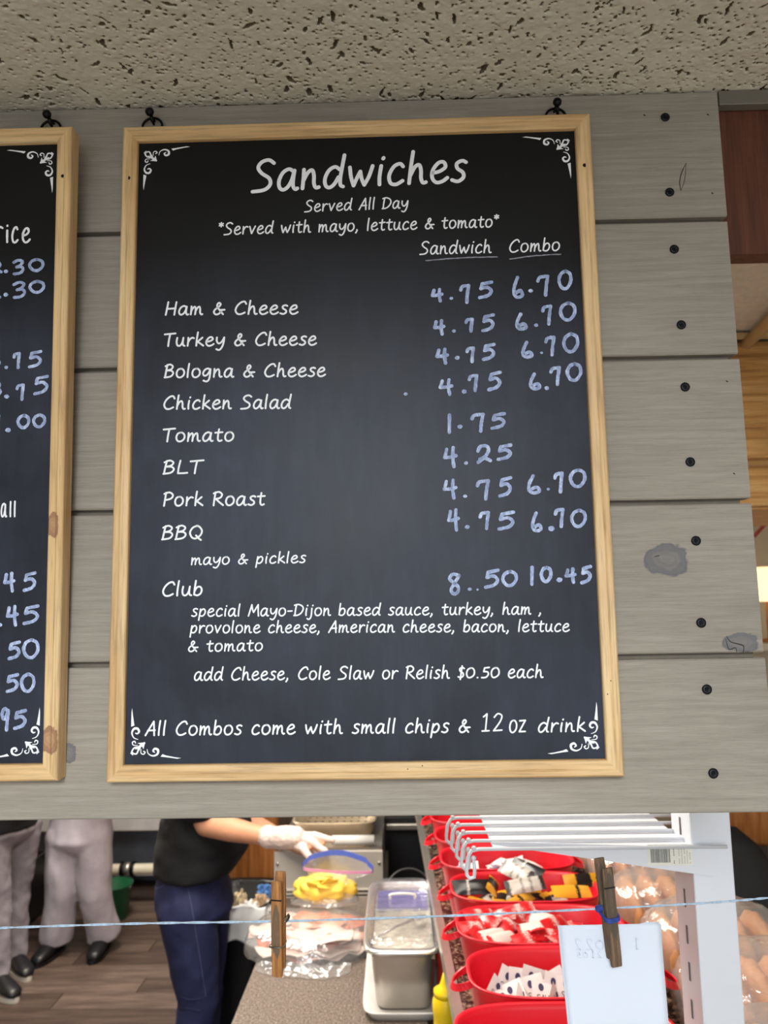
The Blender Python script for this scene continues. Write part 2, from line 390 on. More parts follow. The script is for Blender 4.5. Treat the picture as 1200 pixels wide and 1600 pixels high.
# ------------------------------------------------------------------ the planked sign wall
wall = sempty('wall_front', (0, 0, 0))
XE = 0.3180
tops = [CEIL]+[z for z in PZ[:-1]]
def head_screw(px, py, par):
    p = Py(px, py, 0); b_ = MB()
    b_.lathe([(0.0042, 0.0004), (0.0043, 0.0012), (0.0030, 0.0019), (0.0012, 0.0019), (0.0011, 0.0006), (0.0001, 0.0005)], n=20, M=Matrix.Rotation(R(90), 3, 'X'))
    for a in (random.random()*90, ): 
        Mr = Matrix.Rotation(R(a), 3, 'Y')
        b_.box((0, -0.00195, 0), (0.0036, 0.0006, 0.0008), Mr); b_.box((0, -0.00195, 0), (0.0008, 0.0006, 0.0036), Mr)
    rebase(b_, -p); return b_.build('screw', M_screw, par)
planks = []
xl = -1.7
for i in range(5):
    zt = tops[i]-(0.0048 if i else 0.0015); zb = PZ[i]
    e = XE+[0.0, -0.0004, 0.0003, 0.0004, 0.0012][i]
    b_ = MB(); hb = 0.0012
    zs = [(0, zb+hb), (hb, zb), (0.0165, zb), (0.0165, zt), (hb, zt), (0, zt-hb)]
    xs = np.linspace(xl, e, 60); rings = []
    for x in xs: rings.append([Vector((x, y, z+0.00025*noise.noise(Vector((x*14, z*9, y*5))))) for y, z in zs])
    b_.loft(rings, smooth=False)
    o = b_.build('plank', M_grey, wall); planks.append(o)
    if i:   # rebated tongue of this plank, tucked behind the one above
        MB().box(((xl+e-0.006)/2, 0.0125, zt+0.0045), (e-0.006-xl, 0.008, 0.010)).build('tongue', M_grey_in, o)
for (px, py), k in zip([(1039,184),(1046,301),(1053,390),(1064,508),(1070,605),(1078,722),(1087,845),(1095,973),(1104,1077),(1114,1208)], [0,0,1,1,2,2,3,3,4,4]):
    head_screw(px, py, planks[k])
# dark cracks and nail pricks in the boards
M_crack = plain('wood_crack', (58,52,46), 0.9)
def crack(pts, par, wd=0.0005):
    P = [Py(x, y, -0.0001) for x, y in pts]; MB().tube(crom(P, 4), [wd*(0.4+0.6*math.sin(math.pi*(i+0.5)/(4*(len(P)-1)+1))) for i in range(4*(len(P)-1)+1)], 5).build('crack', M_crack, par)
crack([(1064,298),(1062,285),(1065,270),(1072,255)], planks[0]); crack([(1064,298),(1070,280),(1072,255)], planks[0], 0.0003)
crack([(1135,994),(1142,1003),(1157,1007),(1162,1010),(1161,1022)], planks[3]); crack([(1134,998),(1139,1014),(1149,1012),(1151,1019)], planks[3], 0.0004)
crack([(1022,870),(1030,868)], planks[3], 0.0004)
for x, y, k in [(1106,179,0),(1113,302,0),(1007,180,0),(1136,596,2),(1147,740,2)]: crack([(x-1.5, y-1), (x, y), (x+1.5, y+1)], planks[k], 0.0006)

# ------------------------------------------------------------------ single-stroke lettering
G = {
 'a': (92, "74,84 52,98 24,82 8,45 12,12 30,0 52,15 68,48 76,88|77,90 73,45 75,15 86,0 95,4"),
 'b': (80, "16,150 11,80 8,8|9,40 28,80 55,88 72,60 65,20 38,0 9,9"),
 'c': (78, "72,84 58,98 30,86 10,45 18,8 45,0 74,16"),
 'd': (96, "74,84 52,98 24,82 8,45 12,12 30,0 52,15 70,48|92,152 84,90 79,40 82,10 94,2"),
 'e': (82, "14,46 45,53 70,72 60,96 35,92 12,58 12,22 32,0 60,4 82,20"),
 'g': (88, "76,86 55,97 28,85 10,50 18,20 42,20 64,50 76,88|78,90 77,30 70,-25 48,-48 18,-38"),
 'h': (88, "20,152 14,80 10,2|12,35 32,78 52,88 62,60 64,25 74,2 88,4"),
 'i': (32, "19,92 14,40 16,3|26,126 28,130"),
 'j': (44, "30,92 29,20 22,-25 2,-48 -18,-38|38,126 40,130"),
 'k': (80, "20,152 14,80 12,2|66,92 20,45|22,46 45,30 80,2"),
 'l': (32, "21,152 14,70 13,2"),
 'm': (120, "12,92 12,50 10,2|11,35 28,75 44,88 52,65 52,30 50,3|51,35 68,75 86,88 94,62 96,22 108,2 118,5"),
 'n': (88, "12,92 12,50 10,2|11,35 30,75 50,88 60,62 62,25 72,3 86,5"),
 'o': (86, "48,98 20,86 8,45 20,8 48,0 76,25 80,65 62,93 42,97"),
 'p': (82, "18,90 12,30 4,-50|12,40 30,78 56,92 74,65 66,25 40,2 12,12"),
 'r': (66, "14,92 14,50 12,2|13,40 30,75 52,92 68,86"),
 's': (68, "66,90 48,98 24,86 28,62 54,42 58,18 34,0 6,8"),
 't': (70, "36,130 31,70 32,20 46,0 66,8|4,92 68,97"),
 'u': (88, "12,92 8,45 18,8 42,4 62,35 71,92|71,92 68,45 74,10 88,2"),
 'v': (78, "8,92 20,50 34,4|34,4 54,50 74,94"),
 'w': (118, "8,92 16,45 30,4|30,4 44,40 58,70|58,70 66,35 80,5|80,5 100,45 114,94"),
 'y': (84, "10,92 12,50 32,25 56,40 72,70 80,92|81,92 77,30 62,-22 38,-48 12,-38"),
 'z': (78, "10,92 70,94|70,94 10,4|10,4 74,4"),
 'S': (98, "94,130 70,146 38,138 22,112 40,84 76,58 82,28 56,4 2,-2"),
 'A': (98, "2,0 36,70 74,145|74,145 80,80 86,0|22,50 90,54"),
 'D': (112, "26,140 18,70 14,4|4,132 50,142 96,118 106,78 84,32 46,6 4,2"),
 'H': (104, "22,142 14,70 6,0|98,142 91,70 86,0|12,66 94,72"),
 'T': (96, "2,132 104,142|54,136 46,70 42,0"),
 'C': (104, "104,116 88,142 56,134 22,95 8,45 28,6 62,2 96,20"),
 'B': (90, "22,142 13,70 6,0|4,126 44,146 74,124 60,92 20,78|20,78 62,76 82,48 60,12 2,0"),
 'L': (84, "22,142 13,70 10,4|10,4 50,4 84,8"),
 'P': (84, "20,142 14,70 8,0|4,130 50,146 84,118 70,80 18,62"),
 'R': (98, "20,142 14,70 10,0|4,130 50,146 82,118 66,82 18,68|30,68 60,36 98,2"),
 'Q': (110, "66,142 28,122 8,70 26,18 58,6 94,42 102,90 80,130 56,142|58,38 78,10 100,-12"),
 'M': (126, "6,0 22,70 38,142|38,142 50,80 64,46|64,46 88,95 112,142|112,142 115,70 122,0"),
 '&': (112, "98,2 66,46 40,88 42,118 58,130 70,112 54,84 22,56 12,24 32,0 62,10 84,46|66,50 110,52"),
 '*': (54, "30,150 30,100|8,138 52,112|8,112 52,138"),
 ',': (40, "16,14 18,2 4,-24"), '.': (40, "14,4 18,6"), '-': (60, "8,58 54,60"), "'": (20, "8,150 8,120"), ' ': (62, ""),
 '$': (72, "66,112 44,124 18,108 26,80 56,58 60,28 36,8 6,16|42,142 30,-14"),
 '0': (98, "52,118 20,100 8,55 22,12 52,6 88,35 92,80 74,112 46,118"),
 '5': (84, "82,122 32,116|32,116 24,74|24,74 66,70 76,40 52,8 6,4"),
 '1': (60, "12,122 34,146|34,146 32,5|10,4 56,5"),
 '2': (70, "8,116 30,145 58,128 50,80 10,4|10,4 66,7"),
}
Hd = {  # hand-written chalk digits in a 60 x 100 box
 '0': "34,98 12,82 2,45 16,6 40,2 60,40 56,82 34,98", '1': "32,100 28,0",
 '2': "2,68 14,94 40,98 52,78 40,44 4,4|12,22 34,28 60,14", '3': "2,84 30,100 56,90 44,64 20,50|20,50 50,52 60,30 40,6 4,0",
 '4': "12,92 8,70 2,48|2,48 30,50 60,58|46,100 44,50 50,0", '5': "62,100 18,88|18,88 12,58|12,58 42,66 60,42 44,14 6,0",
 '6': "26,100 8,55 6,18 26,0 56,10 44,34 18,22", '7': "0,72 12,92 54,98|54,98 46,50 42,0",
 '8': "54,92 22,98 6,76 26,56 50,32 44,6 24,2 14,22 30,52 54,92", '9': "50,86 24,98 4,70 22,50 50,82|54,90 46,45 40,0", '.': "30,40 36,60"}
def parse(s): return [[tuple(float(q) for q in p.split(',')) for p in st.split()] for st in s.split('|')] if s else []
class Plane:
    """a flat face in the scene: o origin, X right, Z up, n towards the viewer; parent at the origin"""
    def __init__(s, o, X, Z): s.o, s.X, s.Z = Vector(o), Vector(X).normalized(), Vector(Z).normalized(); s.n = s.X.cross(s.Z)
    def uv(s, px, py):
        d = ray(px, py); t_ = (s.o-EYE).dot(s.n)/d.dot(s.n); q = EYE+d*t_-s.o; return (q.dot(s.X), q.dot(s.Z))
def ribbon(mb, pts, wd, y, jit=0.0, caps=True):
    """pts: list of (u,v) -> flat strokes in the local xz plane at depth y"""
    P = [Vector((p[0], 0, p[1])) for p in pts]; n = len(P)
    if isinstance(wd, (int, float)): wd = [wd]*n
    L, Rr = [], []
    for i in range(n):
        t_ = P[min(i+1, n-1)]-P[max(i-1, 0)]
        if t_.length < 1e-9: t_ = Vector((1, 0, 0))
        t_.normalize(); q = Vector((-t_.z, 0, t_.x)); k = wd[i]/2*(1+jit*random.uniform(-1, 1)); k2 = wd[i]/2*(1+jit*random.uniform(-1, 1))
        L.append(P[i]+q*k+Vector((0, y, 0))); Rr.append(P[i]-q*k2+Vector((0, y, 0)))
    vs = L+Rr; fs = [(i, i+1, n+i+1, n+i) for i in range(n-1)]
    mb.add(vs, fs)
    if caps:
        for i, sg in ((0, -1), (n-1, 1)):
            t_ = (P[min(i+1, n-1)]-P[max(i-1, 0)]); t_ = t_.normalized() if t_.length > 1e-9 else Vector((1,0,0))
            q = Vector((-t_.z, 0, t_.x)); r_ = wd[i]/2
            arc = [P[i]+Vector((0, y, 0))+q*r_*math.cos(a)+t_*sg*r_*math.sin(a) for a in np.linspace(0, math.pi, 8)]
            mb.add(arc, [tuple(range(8))])
cnt = [0]
def lay():
    cnt[0] = (cnt[0]+1) % 40; return -0.00012-cnt[0]*0.000004
def text_line(pl, par, txt, a, b, xh, wd, mat=None, name='lettering', aspect=1.0, shear=0.06):
    mb = MB(); tot = 0
    adv = [G[c][0]+(17 if c != ' ' else 14) for c in txt]; tot = sum(adv)-17
    first_ = parse(G[txt[0]][1]); L = math.hypot(b[0]-a[0], b[1]-a[1]); ux, uy = (b[0]-a[0])/L, (b[1]-a[1])/L
    x = 0; sx = L/tot; sy = xh*0.94/98.0
    s0 = Vector(pl.uv(*a)); s1 = Vector(pl.uv(a[0]+1, a[1])); mpp = (s1-s0).length
    for c, ad in zip(txt, adv):
        for st in parse(G[c][1]):
            q = [Vector((p[0], p[1], 0)) for p in st]; q = crom(q, 5) if len(q) > 2 else q
            jx = random.uniform(-1, 1)*0.8
            pts = []
            for p in q:
                lx = (x+p.x+shear*p.y+jx*0.2)*sx; ly = p.y*sy
                pts.append(pl.uv(a[0]+ux*lx+uy*ly*0+0, a[1]+uy*lx-ly))
            ribbon(mb, pts, wd*mpp, lay())
        x += ad
    return mb.build(name, mat or M_white, par, fix=False)
def glyph_box(mb, pl, ch, x0, y0, x1, y1, wd, table=None):
    s0 = Vector(pl.uv(x0, y0)); s1 = Vector(pl.uv(x0+1, y0)); mpp = (s1-s0).length
    if ch == '.' and table is None:
        cx, cy = (x0+x1)/2, (y0+y1)/2; r_ = max(x1-x0, y1-y0)/2; y = lay()
        arc = [pl.uv(cx+r_*math.cos(a)*(1+0.15*random.uniform(-1, 1)), cy+r_*0.85*math.sin(a)) for a in np.linspace(0, 2*math.pi, 12, endpoint=False)]
        mb.add([Vector((u, y, v)) for u, v in arc], [tuple(range(12))]); return
    sts = parse(Hd[ch]) if table is None else parse(table[ch][1])
    allp = [p for st in sts for p in st]
    if table is None: bx0, bx1, by0, by1 = 0, 60, 0, 100
    else: bx0, bx1 = min(p[0] for p in allp), max(p[0] for p in allp); by0, by1 = 0, max(100 if ch in 'ice' else 150, 1)
    if ch in '1l': bx0, bx1 = 20, 40
    if ch == 'l': bx0, bx1 = 8, 26
    if ch == 'i': bx0, bx1 = 8, 28
    hw = wd/2
    for st in sts:
        q = [Vector((p[0], p[1], 0)) for p in st]; q = crom(q, 7) if len(q) > 2 else [q[0].lerp(q[1], k/5) for k in range(6)]
        pts = [pl.uv(x0+hw+(p.x-bx0)/(bx1-bx0)*(x1-x0-2*hw), y1-hw-(p.y-by0)/(by1-by0)*(y1-y0-2*hw)) for p in q]
        ribbon(mb, pts, [wd*mpp*(1+0.18*noise.noise(Vector((p.x*0.05, p.y*0.05, x0)))) for p in q], lay(), jit=0.10 if table is None else 0.03)
ORN = [("poly", [(768,178),(800,218),(860,197),(1000,168),(1115,152),(1050,140),(900,162)]),
       ("poly", [(262,670),(318,690),(290,850),(272,975),(262,900)]),
       ("st", [(540,298),(562,228),(640,192),(715,222),(722,285),(670,308),(640,272),(668,250)], [10,16,26,36,42,36,28,16]),
       ("st", [(382,462),(310,492),(278,570),(312,635),(370,638),(398,590),(368,556),(338,566)], [10,18,28,38,40,34,26,16]),
       ("st", [(438,302),(438,240),(480,220),(506,250),(482,268)], [10,16,20,22,18]),
       ("st", [(378,366),(305,372),(290,415),(325,432),(342,405)], [10,16,20,22,18]),
       ("st", [(275,245),(360,228),(392,300),(388,335),(320,322),(285,270),(278,240)], [22,26,28,30,28,26,22]),
       ("st", [(262,240),(300,212)], [10,14]), ("st", [(300,205),(300,250)], [6,20]), ("st", [(345,305),(420,350),(490,400)], [14,42,36]),
       ("poly", [(478,300),(505,412),(440,380)]), ("poly", [(375,402),(440,372),(505,415)]), ("poly", [(412,272),(440,345),(400,330)]), ("poly", [(340,330),(425,340),(400,360)])]
def ornament(par, cx, cz, sx, sz, mat):
    """cx,cz: inner corner of the panel in local coordinates; sx,sz mirror signs"""
    k = 0.0000514; mb = MB(); f_ = lambda p: (cx+sx*(p[0]-170)*k, cz-sz*(p[1]-80)*k)
    for it in ORN:
        y = lay()
        if it[0] == 'poly': mb.add([Vector((f_(p)[0], y, f_(p)[1])) for p in it[1]], [tuple(range(len(it[1])))])
        else:
            q = crom([Vector((p[0], p[1], 0)) for p in it[1]], 6); ws = np.interp(np.linspace(0, 1, len(q)), np.linspace(0, 1, len(it[2])), it[2])
            ribbon(mb, [f_((p.x, p.y)) for p in q], [w_*k for w_ in ws], y)
    return mb.build('corner_ornament', mat, par, fix=False)

# ------------------------------------------------------------------ chalkboards
def rail(mb, p0, p1, out, fw, dp, inner_drop=0.0016):
    """mitred moulding from outer corner p0 to p1 in the local xz plane; out = outward direction"""
    p0, p1, out = Vector(p0), Vector(p1), Vector(out); t_ = (p1-p0).normalized()
    prof = [(0.0, dp), (0.0, 0.0022), (0.0006, 0.0009), (0.0018, 0.0), (0.0052, 0.0), (0.0060, 0.0005), (0.0068, 0.0012), (fw-0.0012, 0.0016), (fw-0.0003, 0.0024), (fw, 0.0042), (fw, 0.0082), (fw-0.004, 0.0082), (fw-0.004, dp)]
    rings = []
    L = (p1-p0).length
    for k in range(25):
        s_ = k/24; rg = []
        for d, y in prof:
            q = p0+t_*(d+(L-2*d)*s_) - out*(d+0.0001*noise.noise(Vector((s_*30, d*90, y*50)))); rg.append(Vector((q.x, y, q.z)))
        rings.append(rg)
    mb.loft(rings, smooth=False)
def chalkboard(label, group, o, X, Z, w_, h_, mats, knots=None):
    pl = Plane(o, X, Z); t = thing('chalkboard', label, 'menu board', group=group)
    Mx = Matrix((pl.X, -pl.n, pl.Z)).transposed().to_4x4(); Mx.translation = pl.o; t.matrix_world = Mx
    FW, DP = 0.0140, 0.0162; hw = w_/2
    c = [(-hw,0,0), (hw,0,0), (hw,0,h_), (-hw,0,h_)]
    for a, b, out, mt in ((c[0], c[1], (0,0,-1), mats[0]), (c[1], c[2], (1,0,0), mats[1]), (c[2], c[3], (0,0,1), mats[0]), (c[3], c[0], (-1,0,0), mats[1])):
        mb = MB(); rail(mb, a, b, out, FW, DP); mb.build('frame_rail', mt, t)
    PD = 0.0062
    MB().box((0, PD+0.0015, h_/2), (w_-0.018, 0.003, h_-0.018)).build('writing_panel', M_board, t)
    pp = Plane(pl.o-pl.n*PD, X, Z)
    sub = bpy.data.objects.new
    return t, pp, PD, FW
class Sub:   # shift strokes to the panel depth
    pass
_old_lay = lay
PDG = 0.0062
def lay():
    cnt[0] = (cnt[0]+1) % 60; return PDG-0.00010-cnt[0]*0.000004
# main board: pose solved from its four corners
D = 0.66
lean, yb, rb = R(0.975), R(-0.175), R(0.0267)
o1 = Vector((-0.04851*D, 0-0.025*D, 1.9-0.21482*D)); 
X1 = Vector((math.cos(rb)*math.cos(yb), math.sin(yb), math.sin(rb))); Z1 = Vector((-math.sin(rb), -math.sin(lean), math.cos(lean))); Z1 = (Z1-X1*X1.dot(Z1)).normalized()
W1, H1 = 0.66338*D, 0.90451*D
b1, pl1, PD, FW = chalkboard('framed black chalkboard menu headed Sandwiches', 'chalkboard menus on the plank wall', o1, X1, Z1, W1, H1, (M_pine_h, M_pine_v))
# left board: its right-hand edge
rx = -0.29207; W2 = W1; H2 = 0.597*0.985
pb = Py(89, 1221, -0.0165); lean2 = math.atan2(0.0424-0.0165, 0.586)
Z2 = Vector((0, -math.sin(lean2), math.cos(lean2))); o2 = Vector((pb.x-W2/2, -0.0165, pb.z))
H2 = (2.3455-pb.z)/math.cos(lean2)
b2knots = []
pl2tmp = Plane(o2, (1,0,0), Z2)
for px, py, rx_, rz_ in ((76,1157,0.0085,0.0125), (82,820,0.006,0.012)):
    u, v = pl2tmp.uv(px, py); b2knots.append((u, v, rx_, rz_))
M_pine_k = wood('pine_rail_knotty', **PINE, axis='z', rough=0.42, fine=1.3, bstr=0.12, longk=14, knots=b2knots, knotcol=lin((150,104,78)))
b2, pl2, _, _ = chalkboard('pine-framed black chalkboard cut off by the left edge of the photo', 'chalkboard menus on the plank wall', o2, (1,0,0), Z2, W2, H2, (M_pine_h, M_pine_k))

def L1(t_, x0, y0, x1, y1, xh, wd=2.5): return text_line(pl1, b1, t_, (x0, y0), (x1, y1), xh, wd)
L1('Sandwiches', 394, 299, 727, 283, 34, 5.9)
L1('Served All Day', 476, 331, 637, 325, 12.5, 2.3)
L1('*Served with mayo, lettuce & tomato*', 341, 367, 778, 354.5, 13, 2.4)
L1('Sandwich', 656, 397.5, 767, 395, 14, 2.4); L1('Combo', 795, 394.5, 874, 391.5, 14, 2.4)
L1('Ham & Cheese', 258, 492, 465, 490.5, 14.5, 2.9); L1('Turkey & Cheese', 256, 541, 494, 539, 14.5, 2.9)
L1('Bologna & Cheese', 257, 590, 508, 588, 14.5, 2.9); L1('Chicken Salad', 255, 639.5, 454, 638, 14.8, 2.9)
L1('Tomato', 254, 690, 365, 689, 14.8, 2.9); L1('BLT', 255, 740.5, 315, 739.5, 14.8, 2.9)
L1('Pork Roast', 255, 790.5, 413, 789, 15, 2.9); L1('BBQ', 253, 843, 316, 842, 15.2, 2.9)
L1('mayo & pickles', 298, 882.5, 477, 879, 12, 2.4); L1('Club', 253, 931.5, 316, 930, 15.8, 2.9)
L1('special Mayo-Dijon based sauce, turkey, ham ,', 299, 963, 847, 959.5, 12.8, 2.4)
L1('provolone cheese, American cheese, bacon, lettuce', 297, 989, 889, 986.5, 12.8, 2.4)
L1('& tomato', 293, 1018, 410, 1016.5, 12.8, 2.4)
L1('add Cheese, Cole Slaw or Relish $0.50 each', 303, 1063, 848, 1058.5, 14, 2.5)
L1('All Combos come with small chips &', 227, 1149, 734, 1144, 15.5, 2.7)
L1('12', 751, 1143, 785, 1142, 19.5, 2.5); L1('oz', 795, 1144.5, 821, 1143.5, 20, 2.6); L1('drink', 840, 1144, 914, 1142.5, 15.5, 2.7)
for cx, cz, sx, sz in ((-1, 1, 1, 1), (1, 1, -1, 1), (-1, -1, 1, -1), (1, -1, -1, -1)):
    ornament(b1, cx*(W1/2-FW), H1/2+cz*(H1/2-FW-0.001), sx, sz, M_white)
for cx, cz, sx, sz in ((-1, 1, 1, 1), (1, 1, -1, 1), (-1, -1, 1, -1), (1, -1, -1, -1)):
    ornament(b2, cx*(W2/2-FW), H2/2+cz*(H2/2-FW-0.001), sx, sz, M_white)
def prices(pl, par, ox, oy, s, rows, wd):
    for row in rows:
        mb = MB()
        for it in row.split(';'):
            ch, q = it.strip().split(' ', 1); x0, y0, x1, y1 = [float(v)/s for v in q.split(',')]
            glyph_box(mb, pl, ch, ox+x0, oy+y0, ox+x1, oy+y1, wd)
        mb.build('price', M_chalk, par, fix=False)
prices(pl1, b1, 620, 400, 3.529, [
 "4 185,175,258,258;. 290,225,310,243;7 343,152,410,265;5 440,135,530,240", "6 632,110,705,238;. 730,180,746,205;7 768,100,848,225;0 882,72,968,190",
 "4 197,348,268,440;. 305,403,325,425;7 372,338,430,425;5 458,315,540,422", "6 648,312,725,412;. 760,370,776,393;7 795,265,862,385;0 890,248,990,362",
 "4 210,505,288,600;. 325,548,342,575;7 378,497,436,592;5 462,478,543,580", "6 682,467,757,567;. 792,526,804,542;7 812,437,880,555;0 908,418,1005,537",
 "4 228,673,312,773;. 357,738,385,758;7 390,648,455,752;5 492,632,577,747", "6 723,642,800,742;. 815,716,838,742;7 840,605,910,718;0 928,583,1022,695",
 "1 278,868,302,982;. 335,930,362,953;7 405,862,492,975;5 508,860,600,960", ". 38,755,60,768"], 5.4)
prices(pl1, b1, 620, 680, 3.529, [
 "4 252,60,335,183;. 372,142,392,165;2 435,48,525,163;5 542,45,635,143",
 "4 250,238,335,355;. 366,325,388,347;7 435,240,520,362;5 552,225,635,345", "6 712,215,800,328;. 826,290,844,305;7 862,198,925,322;0 945,180,1045,292",
 "4 275,402,348,533;. 376,495,402,517;7 450,415,520,525;5 545,415,650,527", "6 735,420,808,537;. 835,505,870,525;7 865,398,930,513;0 952,402,1047,512",
 "8 275,755,360,885;. 392,838,412,860;. 438,845,452,857;5 473,735,565,848;0 572,740,667,838", "1 733,720,757,832;0 785,718,858,815;. 880,785,912,810;4 922,728,992,820;5 1005,715,1075,823"], 5.4)
prices(pl2, b2, 0, 320, 10, ["2 -160,870,45,1100;. 60,1015,130,1070;3 190,845,385,1105;0 435,828,692,1052", "2 -200,1230,20,1500;. 55,1380,130,1432;3 190,1190,410,1472;0 440,1170,705,1392"], 4.6)
prices(pl2, b2, 0, 500, 4.444, ["3 -70,235,6,335;. 30,318,58,342;7 88,220,150,342;5 185,208,292,337", "3 -70,425,12,540;. 30,516,64,547;7 108,438,178,562;5 222,380,337,524", "9 -80,640,10,810;. 38,752,75,777;0 112,650,210,758;0 220,646,320,752"], 4.9)
prices(pl2, b2, 0, 860, 4, ["4 18,133,98,264;5 135,130,227,260", ". -10,450,8,480;4 35,340,118,477;5 132,337,245,467", "5 40,563,130,687;0 135,546,247,680", "5 28,766,118,892;0 122,760,222,890", "9 0,975,68,1132;5 75,990,168,1122"], 5.2)
def boxed(pl, par, ox, oy, s, row, wd):
    mb = MB()
    for it in row.split(';'):
        ch, q = it.strip().split(' ', 1); x0, y0, x1, y1 = [float(v)/s for v in q.split(',')]
        glyph_box(mb, pl, ch, ox+x0, oy+y0, ox+x1, oy+y1, wd, table=G)
    mb.build('lettering', M_white, par, fix=False)
boxed(pl2, b2, 0, 320, 10, "P -320,230,-160,600;r -110,180,60,610;i 95,370,135,608;c 178,330,295,608;e 345,345,485,605", 3.4)
boxed(pl2, b2, 0, 500, 4.444, "S -130,1220,-75,1375;m -60,1270,-8,1375;a 5,1220,52,1372;l 66,1258,82,1372;l 96,1256,112,1372", 2.6)
# chalk underlines
mb = MB()
for st in ([(333,750),(450,740),(560,734),(685,732)], [(747,742),(860,727),(998,718)]):
    q = crom([Vector((560+x/3.158, 170+y/3.158, 0)) for x, y in st], 8)
    ribbon(mb, [pl1.uv(p.x, p.y) for p in q], 0.0011, lay(), jit=0.35)
mb.build('chalk_underline', plain('grey_chalk', (140,142,152), 0.8, nscale=400, var=0.4), b1, fix=False)
# rings, hook screws, nail holes
def ring_and_screw(px, py, board, par):
    p = Py(px, py, -0.012); inv = board.matrix_world.inverted()
    rr = 0.0095; c = Vector((p.x, -0.0055, p.z-0.0088))
    pts = [c+Vector((rr*math.cos(a), 0.0015*math.sin(a), rr*math.sin(a))) for a in np.linspace(0, 2*math.pi, 28, endpoint=False)]
    o = MB().tube([inv @ q for q in pts], 0.0012, 8, closed=True).build('hanging_ring', M_black, board)
    b_ = MB().lathe([(0.0012, 0.014), (0.0012, 0.002), (0.0030, 0.0014), (0.0042, -0.0006), (0.0040, -0.0026), (0.0020, -0.0042), (0.0001, -0.0046)], n=16, M=Matrix.Rotation(R(-90), 3, 'X'))
    b_.tube([Vector((0.0005, 0.001, -0.001)), Vector((0.0008, 0.004, -0.005)), Vector((0.002, 0.007, -0.0085))], [0.0018, 0.0018, 0.0010], 8)
    rebase(b_, -(p+Vector((0, -0.001, 0)))); b_.build('hook_screw', M_black, par)
ring_and_screw(870, 162, b1, planks[0]); ring_and_screw(235, 177, b1, planks[0]); ring_and_screw(75, 181, b2, planks[0])
def hole(board, pl, px, py, r=0.0009):
    u, v = pl.uv(px, py); MB().lathe([(r, 0.0003), (r*1.1, 0.0), (r*0.4, -0.0001)], c=(u, 0.0011, v), n=10, M=Matrix.Rotation(R(90), 3, 'X')).build('nail_hole', M_hole, board)
plf1 = Plane(o1, X1, Z1); plf2 = Plane(o2, (1,0,0), Z2)
for x, y in ((200, 277), (914, 257)): hole(b1, plf1, x, y, 0.0017)
hole(b2, plf2, 97, 274, 0.0015)
for x, y in ((955,878),(958,1054),(955,1064),(660,1197),(637,1202),(715,1209),(950,1085)): hole(b1, plf1, x, y, 0.00045)

# ================================================================== the serving side below and behind the sign
M_red = plain('red_plastic', (228,26,46), 0.35, var=0.04, nscale=3, coat=0.1)
M_steel = plain('brushed_steel', (196,190,182), 0.34, 0.85, var=0.06, nscale=20, bstr=0.05)
M_steel_l = plain('bright_steel_rim', (224,220,212), 0.25, 0.8, var=0.04); M_sheet = plain('satin_steel_sheet', (206,198,188), 0.38, 0.25, var=0.04, nscale=4)
M_dkplastic = plain('black_plastic', (24,24,28), 0.45, var=0.15)
M_whitep = plain('white_powder_coat', (222,226,234), 0.35, var=0.03, nscale=5)
M_wplastic = plain('white_plastic', (228,226,222), 0.4)
def speckle(name, cols, scale, rough=0.35):
    mt, nt, b = newmat(name); v = coords(nt); n = noise_n(nt, v, scale, 2, 0.8); n2 = noise_n(nt, v, scale*2.7, 1, 0.5)
    c = ramp(nt, n, list(zip((0.34, 0.46, 0.54, 0.66), [lin(q) for q in cols])))
    c = mixc(nt, 0.7, c, ramp(nt, n2, [(0.35, (0.7,)*3), (0.62, (1.25,)*3)]), 'MULTIPLY')
    nt.links.new(c, b.inputs['Base Color']); b.inputs['Roughness'].default_value = rough; b.inputs['Specular IOR Level'].default_value = 0.3; return mt
M_granite = speckle('brown_speckled_laminate', ((74,62,55), (98,86,77), (120,107,98), (158,146,135)), 190, 0.45)
M_dgranite = speckle('dark_brown_granite', ((24,18,16), (44,32,28), (78,58,48), (150,126,108)), 70, 0.2)
def film(name, tint, gloss=0.25, rough=0.12):
    mt, nt, b = newmat(name); nt.nodes.remove(b); out = nt.nodes['Material Output']
    tr = N(nt, 'ShaderNodeBsdfTransparent'); tr.inputs[0].default_value = (*tint, 1)
    gl = N(nt, 'ShaderNodeBsdfGlossy'); gl.inputs['Roughness'].default_value = rough; gl.inputs[0].default_value = (1, 1, 1, 1)
    df = N(nt, 'ShaderNodeBsdfDiffuse'); df.inputs[0].default_value = (0.85, 0.85, 0.85, 1)
    fr = N(nt, 'ShaderNodeLayerWeight'); fr.inputs['Blend'].default_value = 0.5
    k = mathn(nt, 'ADD', mathn(nt, 'MULTIPLY', mathn(nt, 'POWER', fr.outputs['Facing'], 4.0), 0.55), 0.05+gloss*0.18, True)
    bp = N(nt, 'ShaderNodeBump'); bp.inputs['Strength'].default_value = 0.8; bp.inputs['Distance'].default_value = 0.006
    nt.links.new(noise_n(nt, coords(nt), 26, 3, 0.5, 1.2), bp.inputs['Height'])
    for n_ in (gl, fr): nt.links.new(bp.outputs[0], n_.inputs['Normal'])
    m1 = N(nt, 'ShaderNodeMixShader'); m1.inputs[0].default_value = gloss*0.5; nt.links.new(tr.outputs[0], m1.inputs[1]); nt.links.new(df.outputs[0], m1.inputs[2])
    m2 = N(nt, 'ShaderNodeMixShader'); nt.links.new(k, m2.inputs[0]); nt.links.new(m1.outputs[0], m2.inputs[1]); nt.links.new(gl.outputs[0], m2.inputs[2])
    nt.links.new(m2.outputs[0], out.inputs[0]); return mt
M_film = film('clear_film', (0.97, 0.97, 0.98), 0.32)
M_bagfilm = film('bread_bag_film', (0.98, 0.95, 0.92), 0.42, 0.10)
